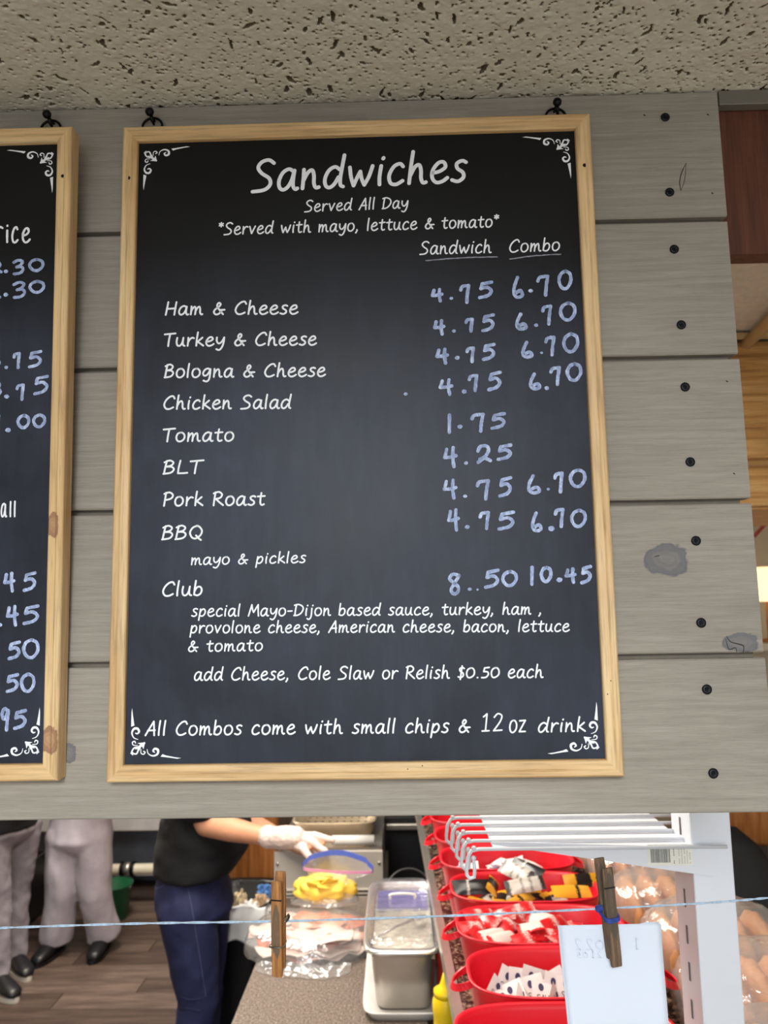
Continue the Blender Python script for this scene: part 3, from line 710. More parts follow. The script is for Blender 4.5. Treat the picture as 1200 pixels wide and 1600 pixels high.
M_lid = film('clear_lid_plastic', (0.95, 0.95, 0.98), 0.12, 0.15)

# ---- counters
LZ, CZ = 1.12, 0.90
t = thing('prep_counter', 'brown speckled kitchen counter running back below the sign', 'counter', (-0.1, 1.2, 0))
rebase(MB().box((-0.1875, 1.24, CZ-0.018), (0.485, 1.70, 0.036), bev=0.006), (-0.1, 1.2, 0)).build('worktop', M_granite, t)
rebase(MB().box((-0.17, 1.24, 0.48), (0.42, 1.62, 0.76)).box((-0.15, 1.24, 0.05), (0.36, 1.5, 0.1)), (-0.1, 1.2, 0)).build('cabinet_body', M_dkplastic, t)
t = thing('serving_ledge', 'raised dark granite ledge with pale metal edge strip, under the red tubs', 'ledge', (0.8, 1.1, 0))
ea, eb = Pz(720, 1590, LZ), Pz(656, 1276, LZ)
sl = (eb.x-ea.x)/(eb.y-ea.y); ex = lambda y: ea.x+sl*(y-ea.y)
mb = MB(); yy = (0.16, 2.5)
mb.v = [(ex(yy[0]), yy[0], LZ-0.03), (0.775, yy[0], LZ-0.03), (0.775, yy[1], LZ-0.03), (ex(yy[1]), yy[1], LZ-0.03), (ex(yy[0]), yy[0], LZ), (0.775, yy[0], LZ), (0.775, yy[1], LZ), (ex(yy[1]), yy[1], LZ)]
mb.f = [(0,3,2,1), (4,5,6,7), (0,1,5,4), (1,2,6,5), (2,3,7,6), (3,0,4,7)]; mb.sm = [False]*6
rebase(mb, (0.8, 1.1, 0)).build('slab', M_dgranite, t)
mb = MB()
for (dx0, dx1, z0, z1) in ((-0.012, 0.0, LZ-0.034, LZ+0.002), (-0.0, 0.007, LZ, LZ+0.002)):
    v = []
    for y in yy:
        for dx in (dx0, dx1):
            for z in (z0, z1): v.append((ex(y)+dx, y, z))
    mb.add(v, [(0,1,3,2), (4,6,7,5), (0,4,5,1), (2,3,7,6), (0,2,6,4), (1,5,7,3)])
rebase(mb, (0.8, 1.1, 0)).build('edge_strip', M_steel, t, 'pale brushed metal edge strip')
rebase(MB().box((0.45, 1.32, 0.545), (0.62, 2.3, 1.09)), (0.8, 1.1, 0)).build('base_panel', plain('ledge_base_black', (30,28,30), 0.6), t)

# ---- red tubs
def tub_mesh():
    b_ = MB(); H_ = 0.158; rr = lambda s_: (0.132+0.0305*s_, 0.062+0.028*s_)
    rings = []
    for s_ in (0.0, 0.04, 0.35, 0.7, 0.97, 1.0):
        rx, ry = rr(s_); rings.append(sring(0, 0, 0.002+H_*s_, rx-(0.004 if s_ == 0 else 0), ry-(0.004 if s_ == 0 else 0), 3.2, 44))
    rx, ry = rr(1.0); rings.append(sring(0, 0, 0.002+H_+0.001, rx+0.0035, ry+0.0035, 3.2, 44)); rings.append(sring(0, 0, 0.002+H_+0.004, rx+0.003, ry+0.003, 3.2, 44)); rings.append(sring(0, 0, 0.002+H_+0.003, rx-0.002, ry-0.002, 3.2, 44))
    for s_ in (0.95, 0.6, 0.25, 0.03): rx, ry = rr(s_); rings.append(sring(0, 0, 0.005+H_*s_, rx-0.003, ry-0.003, 3.2, 44))
    b_.loft(rings); return b_
def handle_mesh(sx):
    q = []
    for a in np.linspace(-1.0, 1.0, 17):
        u = a*math.pi/2; q.append(Vector((sx*(0.158+0.034*math.cos(u)), 0.027*math.sin(u)*(1.0+0.15*math.cos(u)), 0.154-0.014*math.cos(u)+0.002)))
    vs = []; n = len(q)
    for i, p in enumerate(q):
        t_ = (q[min(i+1, n-1)]-q[max(i-1, 0)]).normalized(); up = Vector((sx*-0.35, 0, 1)); up = (up-t_*up.dot(t_)).normalized(); sd = t_.cross(up)
        for du, dv in ((-0.0055, -0.0013), (0.0055, -0.0013), (0.0055, 0.0013), (-0.0055, 0.0013)): vs.append(p+up*du+sd*dv)
    b_ = MB(); b_.loft([vs[i*4:i*4+4] for i in range(n)], smooth=False); return b_
TY = [0.505, 0.700, 0.893, 1.090, 1.287, 1.478, 1.668]; TX = [0.235, 0.272, 0.268, 0.270, 0.258, 0.254, 0.250]
tub_labels = ['nearest red tub on the ledge, empty, cut off by the bottom of the photo', 'red tub of white salt packets, second from the front', 'red tub of red and white ketchup packets', 'red tub of black and gold sauce packets',
              'red tub of lilac and white packets under the wire hooks', 'red tub behind the lilac packet tub, mostly hidden by the white rack', 'farthest red tub on the ledge, just below the sign edge']
tub0 = None; tubs = []
for i, (x, y) in enumerate(zip(TX, TY)):
    if tub0 is None:
        tub0 = t = thing('red_tub', tub_labels[0], 'tub', (x, y, LZ), 0, 'red plastic tubs on the ledge')
        tub_mesh().build('tub_body', M_red, t); handle_mesh(-1).build('handle', M_red, t); handle_mesh(1).build('handle', M_red, t)
    else:
        t = copy_tree(tub0); t.location = (x, y, LZ); t['label'] = tub_labels[i]
    tubs.append(t)

# ---- condiment packets
def packet_mesh(name, L, W, T, mat):
    b_ = MB(); nx, ny = 10, 6
    for sgn in (1, -1):
        vs = []; fs = []
        for j in range(ny+1):
            for i in range(nx+1):
                u, v = i/nx*2-1, j/ny*2-1
                z = T/2*max(0, 1-abs(u/0.84)**3)**0.6*max(0, 1-abs(v/0.95)**3)**0.6 if abs(u) < 0.84 and abs(v) < 0.95 else 0
                cr = 0.0008*((i % 2)-0.5) if abs(u) >= 0.8 else 0
                vs.append(Vector((u*L/2, v*W/2, sgn*(z+0.0003)+cr+0.0016*math.sin(u*2.3+v*1.3))))
        for j in range(ny):
            for i in range(nx): fs.append((j*(nx+1)+i, j*(nx+1)+i+1, (j+1)*(nx+1)+i+1, (j+1)*(nx+1)+i))
        b_.add(vs, fs, True)
    o = b_.build(name, mat); me = o.data; bpy.data.objects.remove(o); return me
def packet_mat(name, bands, rough=0.3, axis=0, metal=0.0, scale=16.0, noisy=0.35):
    """bands along the packet's length, broken up by print-like noise"""
    mt, nt, b = newmat(name); tc = N(nt, 'ShaderNodeTexCoord'); sp = N(nt, 'ShaderNodeSeparateXYZ'); nt.links.new(tc.outputs['Generated'], sp.inputs[0])
    n = noise_n(nt, tc.outputs['Generated'], scale, 3, 0.7)
    f = mathn(nt, 'ADD', sp.outputs[axis], mathn(nt, 'MULTIPLY', mathn(nt, 'SUBTRACT', n, 0.5), noisy))
    r = N(nt, 'ShaderNodeValToRGB'); r.color_ramp.interpolation = 'CONSTANT'; e = r.color_ramp.elements
    e[0].position = 0; e[0].color = (*lin(bands[0][1]), 1); e[1].position = bands[1][0]; e[1].color = (*lin(bands[1][1]), 1)
    for p, c in bands[2:]: q = e.new(p); q.color = (*lin(c), 1)
    nt.links.new(f, r.inputs[0]); nt.links.new(r.outputs[0], b.inputs['Base Color']); b.inputs['Roughness'].default_value = rough; b.inputs['Metallic'].default_value = metal
    return mt
KR, KW = (206,30,38), (220,206,198)
M_ket = packet_mat('ketchup_packet_print', [(0, KR), (0.40, KW), (0.50, KR), (0.90, KW), (0.96, KR)], noisy=0.8)
M_ketb = packet_mat('ketchup_packet_back', [(0, KR), (0.10, KW), (0.9, KR)], noisy=0.25)
M_gold = packet_mat('gold_and_black_packet', [(0, (226,162,40)), (0.34, (30,26,24)), (0.78, (226,162,40))], noisy=0.18)
M_gold2 = packet_mat('gold_packet', [(0, (222,160,44)), (0.62, (36,30,26)), (0.70, (228,170,60))], noisy=0.22)
M_blk = packet_mat('black_packet', [(0, (26,24,26)), (0.30, (44,42,44)), (0.38, (196,190,180)), (0.43, (26,24,26))], noisy=0.22)
M_lbl = packet_mat('pale_packet_back', [(0, (40,36,36)), (0.12, (186,180,170)), (0.40, (120,114,108)), (0.46, (190,184,174)), (0.62, (130,124,118)), (0.68, (190,184,176)), (0.88, (50,44,42))], noisy=0.25)
M_salt = packet_mat('salt_packet_paper', [(0, (222,212,210)), (0.45, (228,218,216)), (0.99, (214,204,202))], rough=0.7)
M_lil = packet_mat('lilac_packet', [(0, (214,206,224)), (0.3, (122,112,160)), (0.42, (222,216,228)), (0.75, (84,78,112)), (0.83, (216,210,222))], noisy=0.4)
M_ink = plain('violet_ink', (62,56,92), 0.8); M_inkd = plain('dark_ink', (50,46,52), 0.8)
def fill(tubi, kinds, n, zc, spread, label, group, cat='packet', name='sauce_packet', stand=0.0):
    cx, cy = TX[tubi], TY[tubi]
    for i in range(n):
        me = kinds[i % len(kinds)]; o = bpy.data.objects.new(name, me); C.objects.link(o)
        a = random.uniform(0, 2*math.pi); r_ = math.sqrt(random.random()); lay_ = i/n
        x = cx+math.cos(a)*r_*spread[0]; y = cy+math.sin(a)*r_*spread[1]
        o.location = (x, y, zc+0.045*lay_*(1-0.35*r_)); o.rotation_euler = (random.uniform(-0.45, 0.45)+stand*random.uniform(0.3, 1.1), random.uniform(-0.35, 0.35), random.uniform(0, 2*math.pi) if not stand else random.uniform(-0.6, 0.6))
        tag(o, label, cat, group)
kme = [packet_mesh('ketchup_packet', 0.066, 0.032, 0.010, M_ket), packet_mesh('ketchup_packet_b', 0.070, 0.032, 0.011, M_ketb), packet_mesh('ketchup_packet_c', 0.064, 0.032, 0.012, M_ket)]
fill(2, kme[:1]+kme[2:]+kme[:1]+kme[1:2], 84, LZ+0.112, (0.118, 0.056), 'red and white ketchup packet heaped in the third red tub from the front', 'ketchup packets in the tub', name='ketchup_packet')
gme = [packet_mesh('gold_packet', 0.080, 0.030, 0.008, M_gold), packet_mesh('black_packet', 0.090, 0.034, 0.009, M_blk), packet_mesh('gold_packet_b', 0.085, 0.032, 0.009, M_gold2), packet_mesh('pale_packet', 0.088, 0.034, 0.008, M_lbl)]
fill(3, gme[:3]+gme[:1]+gme[3:], 56, LZ+0.094, (0.112, 0.054), 'black and gold sauce packet heaped in the fourth red tub from the front', 'black and gold packets in the tub')
lme = [packet_mesh('lilac_packet', 0.060, 0.045, 0.009, M_lil), packet_mesh('white_packet', 0.058, 0.046, 0.010, M_salt)]
fill(4, lme, 34, LZ+0.104, (0.114, 0.050), 'lilac and white packet in the tub below the wire hooks', 'lilac packets in the tub', name='sugar_packet')
# a few big ones placed where they catch the eye, resting on the heap
def lay_packet(me, px, py, z, rot, label, name='sauce_packet'):
    o = bpy.data.objects.new(name, me); C.objects.link(o); o.location = Py(px, py, z); o.rotation_euler = rot; return tag(o, label, 'packet')
lay_packet(gme[1], 737, 1386, 1.10, (0.75, 0, 0.05), 'black packet with a pale spot at the left end of the sauce tub')
lay_packet(gme[3], 820, 1383, 1.075, (0.65, -0.12, 0.05), 'pale-backed sauce packet lying across the middle of the sauce heap')
lay_packet(gme[1], 822, 1358, 1.13, (0.7, 0.1, -0.85), 'black sauce packet leaning steeply at the back of the sauce tub')
lay_packet(gme[3], 806, 1362, 1.12, (0.7, 0.1, -0.85), 'pale packet leaning behind the black one in the sauce tub')
lay_packet(gme[0], 770, 1384, 1.085, (0.8, 0, 1.35), 'gold packet standing upright among the black ones')
lay_packet(gme[2], 893, 1393, 1.06, (0.5, 0.05, 0.1), 'long gold and black packet at the right end of the sauce tub')
lay_packet(gme[0], 908, 1376, 1.11, (0.9, 0, 0.15), 'gold and black packet propped against the right rim of the sauce tub')
lay_packet(kme[1], 772, 1463, 0.86, (0.5, 0.1, 0.55), 'ketchup packet seen edge-on at the front of the ketchup tub')
lay_packet(kme[1], 788, 1468, 0.855, (0.5, 0.1, 0.65), 'white-backed ketchup packet lying beside the edge-on one')
lay_packet(kme[1], 835, 1450, 0.89, (0.2, 0.0, 0.12), 'plump white-backed ketchup packet in the middle of the ketchup heap')
lay_packet(kme[0], 826, 1467, 0.85, (0.5, 0.0, 0.5), 'crumpled red ketchup packet at the front of the heap')
for px, py, y, rz, me in ((750,1432,0.915,0.4,0), (752,1450,0.89,1.1,0), (783,1430,0.925,-0.3,2), (812,1424,0.935,0.2,0), (798,1442,0.905,0.9,2), (862,1462,0.865,0.15,0), (757,1438,0.905,-0.6,2), (850,1438,0.915,-0.35,1), (740,1452,0.885,0.2,0), (868,1444,0.90,0.7,2)):
    lay_packet(kme[me], px, py, y, (random.uniform(0.3, 0.8), random.uniform(-0.2, 0.2), rz), 'red and white ketchup packet heaped in the third red tub from the front', 'ketchup_packet')['group'] = 'ketchup packets in the tub'
# salt packets, printed, standing in a loose fan
def salt_packet(px, py, z, rz, tilt, s_=1.0):
    t = thing('salt_packet', 'white paper salt packet with violet emblem standing in the second red tub', 'packet', Py(px, py, TY[1]-0.045+(1566-py)*0.0014), 0, 'salt packets in the tub'); t.rotation_euler = (tilt, rz, 0.0); t.scale = (s_,)*3
    b_ = MB(); nx, ny = 6, 8
    for sg in (-1, 1):
        vs = []
        for j in range(ny+1):
            for i in range(nx+1):
                u, v = i/nx*2-1, j/ny*2-1; th = 0.0022*(1-u*u)*(1-v**4); vs.append(Vector((u*0.019, sg*(th+0.0002), v*0.026)))
        b_.add(vs, [(j*(nx+1)+i, j*(nx+1)+i+1, (j+1)*(nx+1)+i+1, (j+1)*(nx+1)+i) for j in range(ny) for i in range(nx)], True)
    b_.build('sachet', M_salt, t)
    mb = MB(); ring = [(0.0045*math.cos(a)-0.004, 0.006*math.sin(a)+0.012) for a in np.linspace(0, 2*math.pi, 18)]
    mb.add([Vector((u_, -0.0028, v_)) for u_, v_ in ring[:-1]], [tuple(range(17))]); mb.build('emblem', M_ink, t, fix=False)
    mb = MB(); x = 0
    for ch in 'SALT':
        for st in parse(G[ch][1]): ribbon(mb, [(-0.013+(x+p.x)*0.000062, -0.009+p.y*0.000062) for p in crom([Vector((a, b, 0)) for a, b in st], 4)], 0.0011, -0.0027)
        x += G[ch][0]+12
    mb.build('lettering', M_inkd, t, fix=False); return t
for px, py, z, rz, tl in ((792,1539,1.222,0.55,-0.55), (812,1540,1.220,0.15,-0.5), (836,1550,1.205,-0.25,-0.75), (831,1538,1.222,0.3,-0.4), (866,1548,1.206,0.35,-0.7), (873,1541,1.212,-0.5,-0.5), (775,1554,1.200,0.9,-0.9), (850,1556,1.196,0.1,-0.9), (805,1558,1.194,-0.4,-0.95), (888,1552,1.2,0.2,-0.8), (905,1550,1.2,-0.2,-0.7), (925,1552,1.198,0.4,-0.8), (820,1566,1.186,0.8,-1.2), (868,1566,1.186,1.2,-1.2), (790,1568,1.186,0.2,-1.25), (905,1566,1.186,0.6,-1.2)):
    salt_packet(px, py, z, rz, tl)

# ---- white display rack with wire arms
t = thing('display_rack', 'white metal rack with wire arms, tapered bracket and barcode sticker above the tubs', 'rack', (0.415, 0.37, LZ))
RO = (0.415, 0.37, LZ); RY = 0.335; M_slot = plain('slot_shadow_grey', (96,86,82), 0.7)
xa = Py(1086, 1400, RY).x; xb = Py(1150, 1400, RY).x
b_ = MB().box(((xa+xb)/2, RY+0.035, LZ+0.36), (xb-xa, 0.07, 0.718), bev=0.002); rebase(b_, RO).build('upright', M_whitep, t)
for k in range(14): rebase(MB().box((xa-0.0006, RY+0.035, LZ+0.04+k*0.045), (0.0012, 0.003, 0.022)), RO).build('slot', M_slot, t)
ZS = 1.592
pl_ = [Py(768, 1318, RY), Py(1113, 1368, RY), Py(1113, 1322, RY), Py(768, 1314, RY)]
mb = MB().prism([(p.x, p.z) for p in pl_], 0.0018, Matrix.Translation((0, RY-0.004, 0))); br = rebase(mb, RO).build('shelf_bracket', M_whitep, t, 'tapered white side bracket')
xs0 = Pz(760, 1300, ZS).x
rebase(MB().box(((xs0+xa)/2, RY+0.12, ZS), (xa-xs0, 0.235, 0.002), bev=0.0005), RO).build('shelf_plate', M_whitep, t)
for k, (py, pxl, pxr) in enumerate(((1327, 733, 1133), (1314, 725, 1114), (1301, 717, 1104), (1289, 709, 1096), (1278, 701, 1090))):
    p = Pz(pxl, py, ZS+0.004); q = Pz(pxr, py-20, ZS+0.004); y = p.y; xr = p.x+(pxr-pxl)/FPX*((p-EYE).dot(Fw))
    pts = [Vector((xr, y, p.z)), Vector((p.x+0.012, y, p.z)), Vector((p.x+0.003, y, p.z-0.002)), Vector((p.x-0.002, y, p.z-0.010)), Vector((p.x-0.004, y, p.z-0.024)), Vector((p.x-0.004, y, p.z-0.031)), Vector((p.x, y-0.001, p.z-0.035)), Vector((p.x+0.0055, y-0.002, p.z-0.033)), Vector((p.x+0.0060, y-0.003, p.z-0.024)), Vector((p.x+0.0050, y-0.003, p.z-0.010))]
    b_ = MB().tube(pts, 0.0023, 8); b_.ell(pts[-1], (0.0034,)*3, n=8); b_.ell(pts[1]+Vector((-0.006, 0, 0.001)), (0.0032,)*3, n=8)
    rebase(b_, RO).build('wire_arm', M_whitep, t)
# barcode sticker on the bracket
M_sticker = plain('cream_sticker', (232,232,222), 0.6); M_bar = plain('barcode_ink', (70,74,70), 0.8)
stq = [Py(1009, 1318, RY), Py(1081, 1350, RY)]
x0, x1 = stq[0].x, stq[1].x; z1, z0 = stq[0].z, stq[1].z
st = rebase(MB().box(((x0+x1)/2, RY-0.0042, (z0+z1)/2), (x1-x0, 0.0003, z1-z0)), RO).build('price_sticker', M_sticker, br)
mb = MB(); x = x0+0.004
while x < x0+(x1-x0)*0.50:
    w_ = random.choice((0.0004, 0.0006, 0.0009)); mb.box((x, RY-0.0045, (z0+z1)/2+0.0005), (w_, 0.0001, (z1-z0)*0.76)); x += w_+random.choice((0.0005, 0.0008))
for cx in (0.585, 0.70, 0.76, 0.82, 0.88, 0.94):
    for q in range(9):
        if random.random() < 0.85: mb.box((x0+(x1-x0)*cx, RY-0.0045, z1-0.004-q*0.0023), (0.0009 if cx < 0.6 else 0.0005, 0.0001, 0.0014))
rebase(mb, RO).build('barcode', M_bar, br)

# ---- bread rolls in clear bags
M_roll = plain('brown_crusty_roll', (214,152,100), 0.55, var=0.28, nscale=22, bstr=0.3)
def bread_bag(loc, rz, L, W, H_, n, label):
    t = thing('bread_bag', label, 'bag of rolls', loc, rz, 'bagged bread rolls')
    for i in range(n):
        x = -L/2+L*(i+0.5)/n; b_ = MB(); rr = []
        for k in range(15):
            s_ = k/14; r_ = math.sin(math.pi*min(max(s_, 0.03), 0.97))**0.45; rr.append([Vector((x+L/n*0.5*r_*math.cos(a)*0.98, (s_-0.5)*W*0.92, H_*0.47+H_*0.40*r_*math.sin(a)*(1+0.06*math.sin(k*1.9)))) for a in np.linspace(0, 2*math.pi, 14, endpoint=False)])
        b_.loft(rr); b_.build('bread_roll', M_roll, t)
    b_ = MB(); rings = []
    for k in range(31):
        s_ = k/30; e = math.sin(math.pi*min(max(s_, 0.02), 0.98))**0.28
        if s_ > 0.86: e *= 1-(s_-0.86)/0.14*0.75
        rg = []
        for a in np.linspace(0, 2*math.pi, 40, endpoint=False):
            c_, s2 = math.cos(a), math.sin(a); rad = 1.06+0.10*abs(noise.noise(Vector((c_*2.6+loc[0]*9, s2*2.6, s_*7+loc[1]*11))))*2
            rg.append(Vector(((s_-0.46)*L*1.22, W/2*e*rad*(abs(c_)**0.8)*(1 if c_ > 0 else -1), max(0.001, H_*0.5+H_*0.5*e*rad*(abs(s2)**0.8)*(1 if s2 > 0 else -1)))))
        rings.append(rg)
    b_.loft(rings); b_.build('plastic_bag', M_bagfilm, t); return t
for a in [((0.640, 1.64, LZ), 0.02, 0.24, 0.19, 0.14, 5, 'farthest bag of brown rolls, behind the others under the rack bracket'),
          ((0.625, 1.42, LZ), -0.04, 0.23, 0.187, 0.155, 5, 'bag of brown rolls just below the barcode bracket'),
          ((0.630, 1.20, LZ), 0.02, 0.24, 0.19, 0.160, 5, 'bag of brown rolls beside the sauce packet tub'),
          ((0.635, 0.98, LZ), -0.02, 0.24, 0.187, 0.165, 5, 'bag of brown rolls level with the ketchup tub'),
          ((0.625, 0.77, LZ), 0.02, 0.24, 0.185, 0.165, 5, 'bag of brown rolls level with the salt packet tub'),
          ((0.600, 0.565, LZ), -0.06, 0.24, 0.185, 0.15, 5, 'nearest bag of rolls, behind the foot of the white upright'),
          ((0.620, 0.355, LZ), 0.04, 0.26, 0.18, 0.15, 5, 'bag of rolls right of the white upright at the corner')]:
    bread_bag(*a)

# ---- things right of and behind the rolls
M_tanwood = wood('orange_brown_wood', (128,72,28), (168,104,50), (196,132,74), axis='z', rough=0.45, fine=1.0, bstr=0.1)
def cab(name, label, cat, x0, x1, y0, y1, z0, z1, mat, doors=2, org=None):
    org = org or ((x0+x1)/2, (y0+y1)/2, z0 if z0 < 1.5 else z1); t = thing(name, label, cat, org)
    rebase(MB().box(((x0+x1)/2, (y0+y1)/2, (z0+z1)/2), (x1-x0, y1-y0, z1-z0), bev=0.004), org).build('carcass', mat, t)
    dw = (x1-x0)/doors
    for k in range(doors):
        cx = x0+dw*(k+0.5); d = rebase(MB().box((cx, y0-0.010, (z0+z1)/2), (dw-0.008, 0.018, z1-z0-0.012), bev=0.004), org).build('door', mat, t)
        rebase(MB().box((cx, y0-0.021, (z0+z1)/2), (max(0.02, dw-0.09), 0.006, max(0.02, z1-z0-0.11)), bev=0.0025), org).build('raised_panel', mat, d)
    return t
t = thing('office_chair', 'black padded chair back with a pale tag, beyond the bread bags', 'chair', (0.965, 1.62, 0))
b_ = MB(); rings = []
for k in range(13):
    s_ = k/12; e = (math.sin(math.pi*min(max(s_*0.97+0.015, 0), 1)))**0.55
    rings.append([Vector((x, y*0.6+0.05*s_, 0.62+0.62*s_)) for x, y, _ in sring(0, 0, 0, 0.185*e, 0.055*e, 3, 24)])
b_.loft(rings); b_.build('backrest', M_dkplastic, t)
MB().box((0, -0.2, 0.50), (0.36, 0.40, 0.08), bev=0.03).build('seat', M_dkplastic, t)
MB().tube([(0, -0.2, 0.46), (0, -0.2, 0.10)], 0.03).build('gas_column', M_black, t)
MB().tube([(0, -0.16, 0.47), (0, 0.08, 0.50), (0, 0.06, 0.80)], 0.018).build('back_stem', M_black, t)
for k in range(5):
    a = 2*math.pi*k/5; MB().tube([(0, -0.2, 0.12), (0.16*math.cos(a), -0.2+0.16*math.sin(a), 0.055)], [0.024, 0.016]).build('base_leg', M_black, t)
    MB().lathe([(0.026, -0.012), (0.028, 0), (0.026, 0.012)], c=(0.16*math.cos(a), -0.2+0.16*math.sin(a), 0.03), M=Matrix.Rotation(R(90), 3, 'X'), n=14).build('caster', M_dkplastic, t)
MB().box((-0.10, -0.031, 1.09), (0.060, 0.002, 0.045)).build('tag', M_sticker, t, 'pale rectangular tag')
# rounded wood cabinet high on the right
t = thing('wooden_barrel_cabinet', 'orange-brown rounded wood cabinet at the right edge, just below the sign', 'cabinet', (1.14, 1.95, 0))
b_ = MB(); b_.loft([sring(0, 0, z, r_, r_*0.8, 5, 32) for z, r_ in ((1.125, 0.11), (1.14, 0.13), (1.25, 0.135), (1.44, 0.135), (1.45, 0.13))]); b_.build('drum', M_tanwood, t)
MB().box((0, 0.03, 0.563), (0.14, 0.12, 1.124), bev=0.01).build('pedestal', plain('dark_brown_base', (58,42,32), 0.6), t)
# draped khaki coat over the chair side
M_khaki = plain('khaki_cloth', (122,96,66), 0.9, var=0.15, nscale=9, bstr=0.3)
t = thing('cardboard_sack', 'khaki brown sack standing at the right edge below the wood cabinet', 'sack', (1.40, 2.25, 0))
b_ = MB(); b_.loft([sring(0.01*math.sin(z*9), 0, z, 0.16*(1-0.15*abs(z/1.07-0.5))*(0.8 if z > 1.03 else 1), 0.10*(0.5 if z > 1.03 else 1), 4, 36) for z in (0.002, 0.02, 0.3, 0.6, 0.9, 1.0, 1.05, 1.07)]); b_.build('sack_body', M_khaki, t)
MB().tube([(-0.12, 0, 1.07), (0.12, 0, 1.075)], 0.008).build('rolled_top', M_khaki, t)

# ---- upper part seen in the slit right of the sign
M_honey = wood('honey_wood', (150,104,52), (196,146,84), (220,178,116), axis='x', rough=0.4, fine=1.3, bstr=0.1)
ypx = lambda py, y: Py(1180, py, y).z
YC = 0.69
t = thing('wall_cupboard', 'honey wood wall cupboard seen past the right end of the sign', 'cupboard', (1.0, YC+0.15, CEIL))
z0, z1 = ypx(795, YC), CEIL-0.002; zz = ypx(724, YC)
rebase(MB().box((1.0, YC+0.16, (z0+z1)/2), (1.1, 0.30, z1-z0), bev=0.003), (1.0, YC+0.15, CEIL)).build('carcass', M_honey, t)
for k, x in enumerate((0.59, 0.96, 1.33)):
    rebase(MB().box((x, YC, (zz+z1)/2+0.002), (0.355, 0.02, z1-zz-0.012), bev=0.004), (1.0, YC+0.15, CEIL)).build('door', M_honey, t)
rebase(MB().box((1.0, YC+0.004, (z0+zz)/2-0.002), (1.09, 0.018, zz-z0-0.012), bev=0.003), (1.0, YC+0.15, CEIL)).build('bottom_rail', M_honey, t)
# ceiling grid trims between header and cupboard
M_tan = plain('tan_ceiling_grid', (186,160,116), 0.6)
p, q = Pz(1156, 548, CEIL-0.012), Pz(1206, 498, CEIL-0.012); q2 = q+(q-p)*6
struct(MB().tube([p-(q-p)*3, q2], 0.0105, 8).build('trim_2', M_tan))
p = Pz(1150, 527, CEIL-0.006); struct(MB().box((p.x+0.6, p.y, CEIL-0.004), (1.4, 0.014, 0.008)).build('trim_3', M_tan))
t = thing('shelf_unit', 'pale shelf with a red strip and a lit lamp, right of the sign', 'shelf', (1.42, 2.65, 0))
MB().box((0, 0.2, 1.18), (0.9, 0.03, 2.36)).build('back_panel', M_cream, t)
for z in (0.4, 0.9, 1.35, 1.72): MB().box((0, 0.02, z), (0.9, 0.36, 0.03), bev=0.003).build('shelf_board', M_cream, t)
for x in (-0.44, 0.44): MB().box((x, 0.02, 1.05), (0.03, 0.36, 2.1), bev=0.003).build('side_panel', M_cream, t)
pp = Py(1178, 838, 2.15); pq = Py(1204, 810, 2.15)
mb = MB().tube([pp, pq+(pq-pp)*0.6], 0.007); rebase(mb, (1.42, 2.65, 0)).build('red_cord', plain('dull_red_cord', (170,70,60), 0.6), t)
def glow():
    mt, nt, b = newmat('lit_lamp_shade'); b.inputs['Base Color'].default_value = (*lin((250,226,170)), 1); b.inputs['Emission Color'].default_value = (1.0, 0.78, 0.42, 1); b.inputs['Emission Strength'].default_value = 1.3; return mt
lp = Py(1192, 913, 2.62); t = thing('table_lamp', 'small lit lamp with a warm glowing shade right of the sign', 'lamp', (lp.x+0.012, 2.62, 1.736))
dz = lp.z-1.736
MB().lathe([(0.055, -0.075), (0.040, 0.075)], c=(0, 0, dz), n=24).build('lamp_shade', glow(), t)
MB().lathe([(0.045, 0), (0.045, 0.008), (0.010, 0.016), (0.008, dz-0.07)], n=20).build('base', M_tanwood, t)
for k, (px, py, c_) in enumerate(((1183, 968, (150,130,60)), (1192, 965, (196,96,70)))):
    p = Py(px, py, 2.60); 
    t = thing('jar', ('olive green' if k == 0 else 'rust red')+' jar on the shelf below the small lit lamp', 'jar', (p.x+0.03*k, 2.60-0.06*k, 1.366))
    MB().lathe([(0.026, 0), (0.028, 0.01), (0.028, 0.10), (0.02, 0.115)], n=20).build('glass', plain('jar_%d' % k, c_, 0.3), t); MB().lathe([(0.022, 0.115), (0.022, 0.13)], n=20).build('lid', M_wplastic, t)

# ---- steel pan with salad and clear lid
M_salad = plain('pale_creamy_salad', (252,240,208), 0.6, var=0.10, nscale=60, bstr=0.9, bdist=0.006)
px0, px1, py0, py1 = -0.100, 0.094, 1.295, 1.765
t = thing('steam_pan', 'deep steel pan with white salad, spoon and clear lid on the counter', 'food pan', ((px0+px1)/2, (py0+py1)/2, CZ+0.012))
cx, cy = 0, 0; hx, hy = (px1-px0)/2, (py1-py0)/2
rg = lambda z, d, p=8: sring(0, 0, z, hx-d, hy-d, p, 56)
MB().loft([rg(0.0, 0.030), rg(0.006, 0.024), rg(0.125, 0.012), rg(0.138, 0.010), rg(0.142, -0.004), rg(0.146, -0.004), rg(0.146, 0.012), rg(0.120, 0.014), rg(0.010, 0.028)]).build('pan_body', M_steel, t)
MB().loft([rg(0.1425, -0.006), rg(0.1495, -0.006), rg(0.1495, 0.010), rg(0.1425, 0.010), rg(0.1425, -0.006)], capa=False, capb=False).build('rolled_rim', M_steel_l, t)
b_ = MB(); gx, gy = 24, 50; vs = []
for j in range(gy+1):
    for i in range(gx+1):
        x, y = (i/gx-0.5)*2*(hx-0.018), (j/gy-0.5)*2*(hy-0.018); vs.append(Vector((x, y, 0.125+0.010*noise.noise(Vector((x*40, y*40, 0)))+0.006*noise.noise(Vector((x*110, y*110, 3))))))
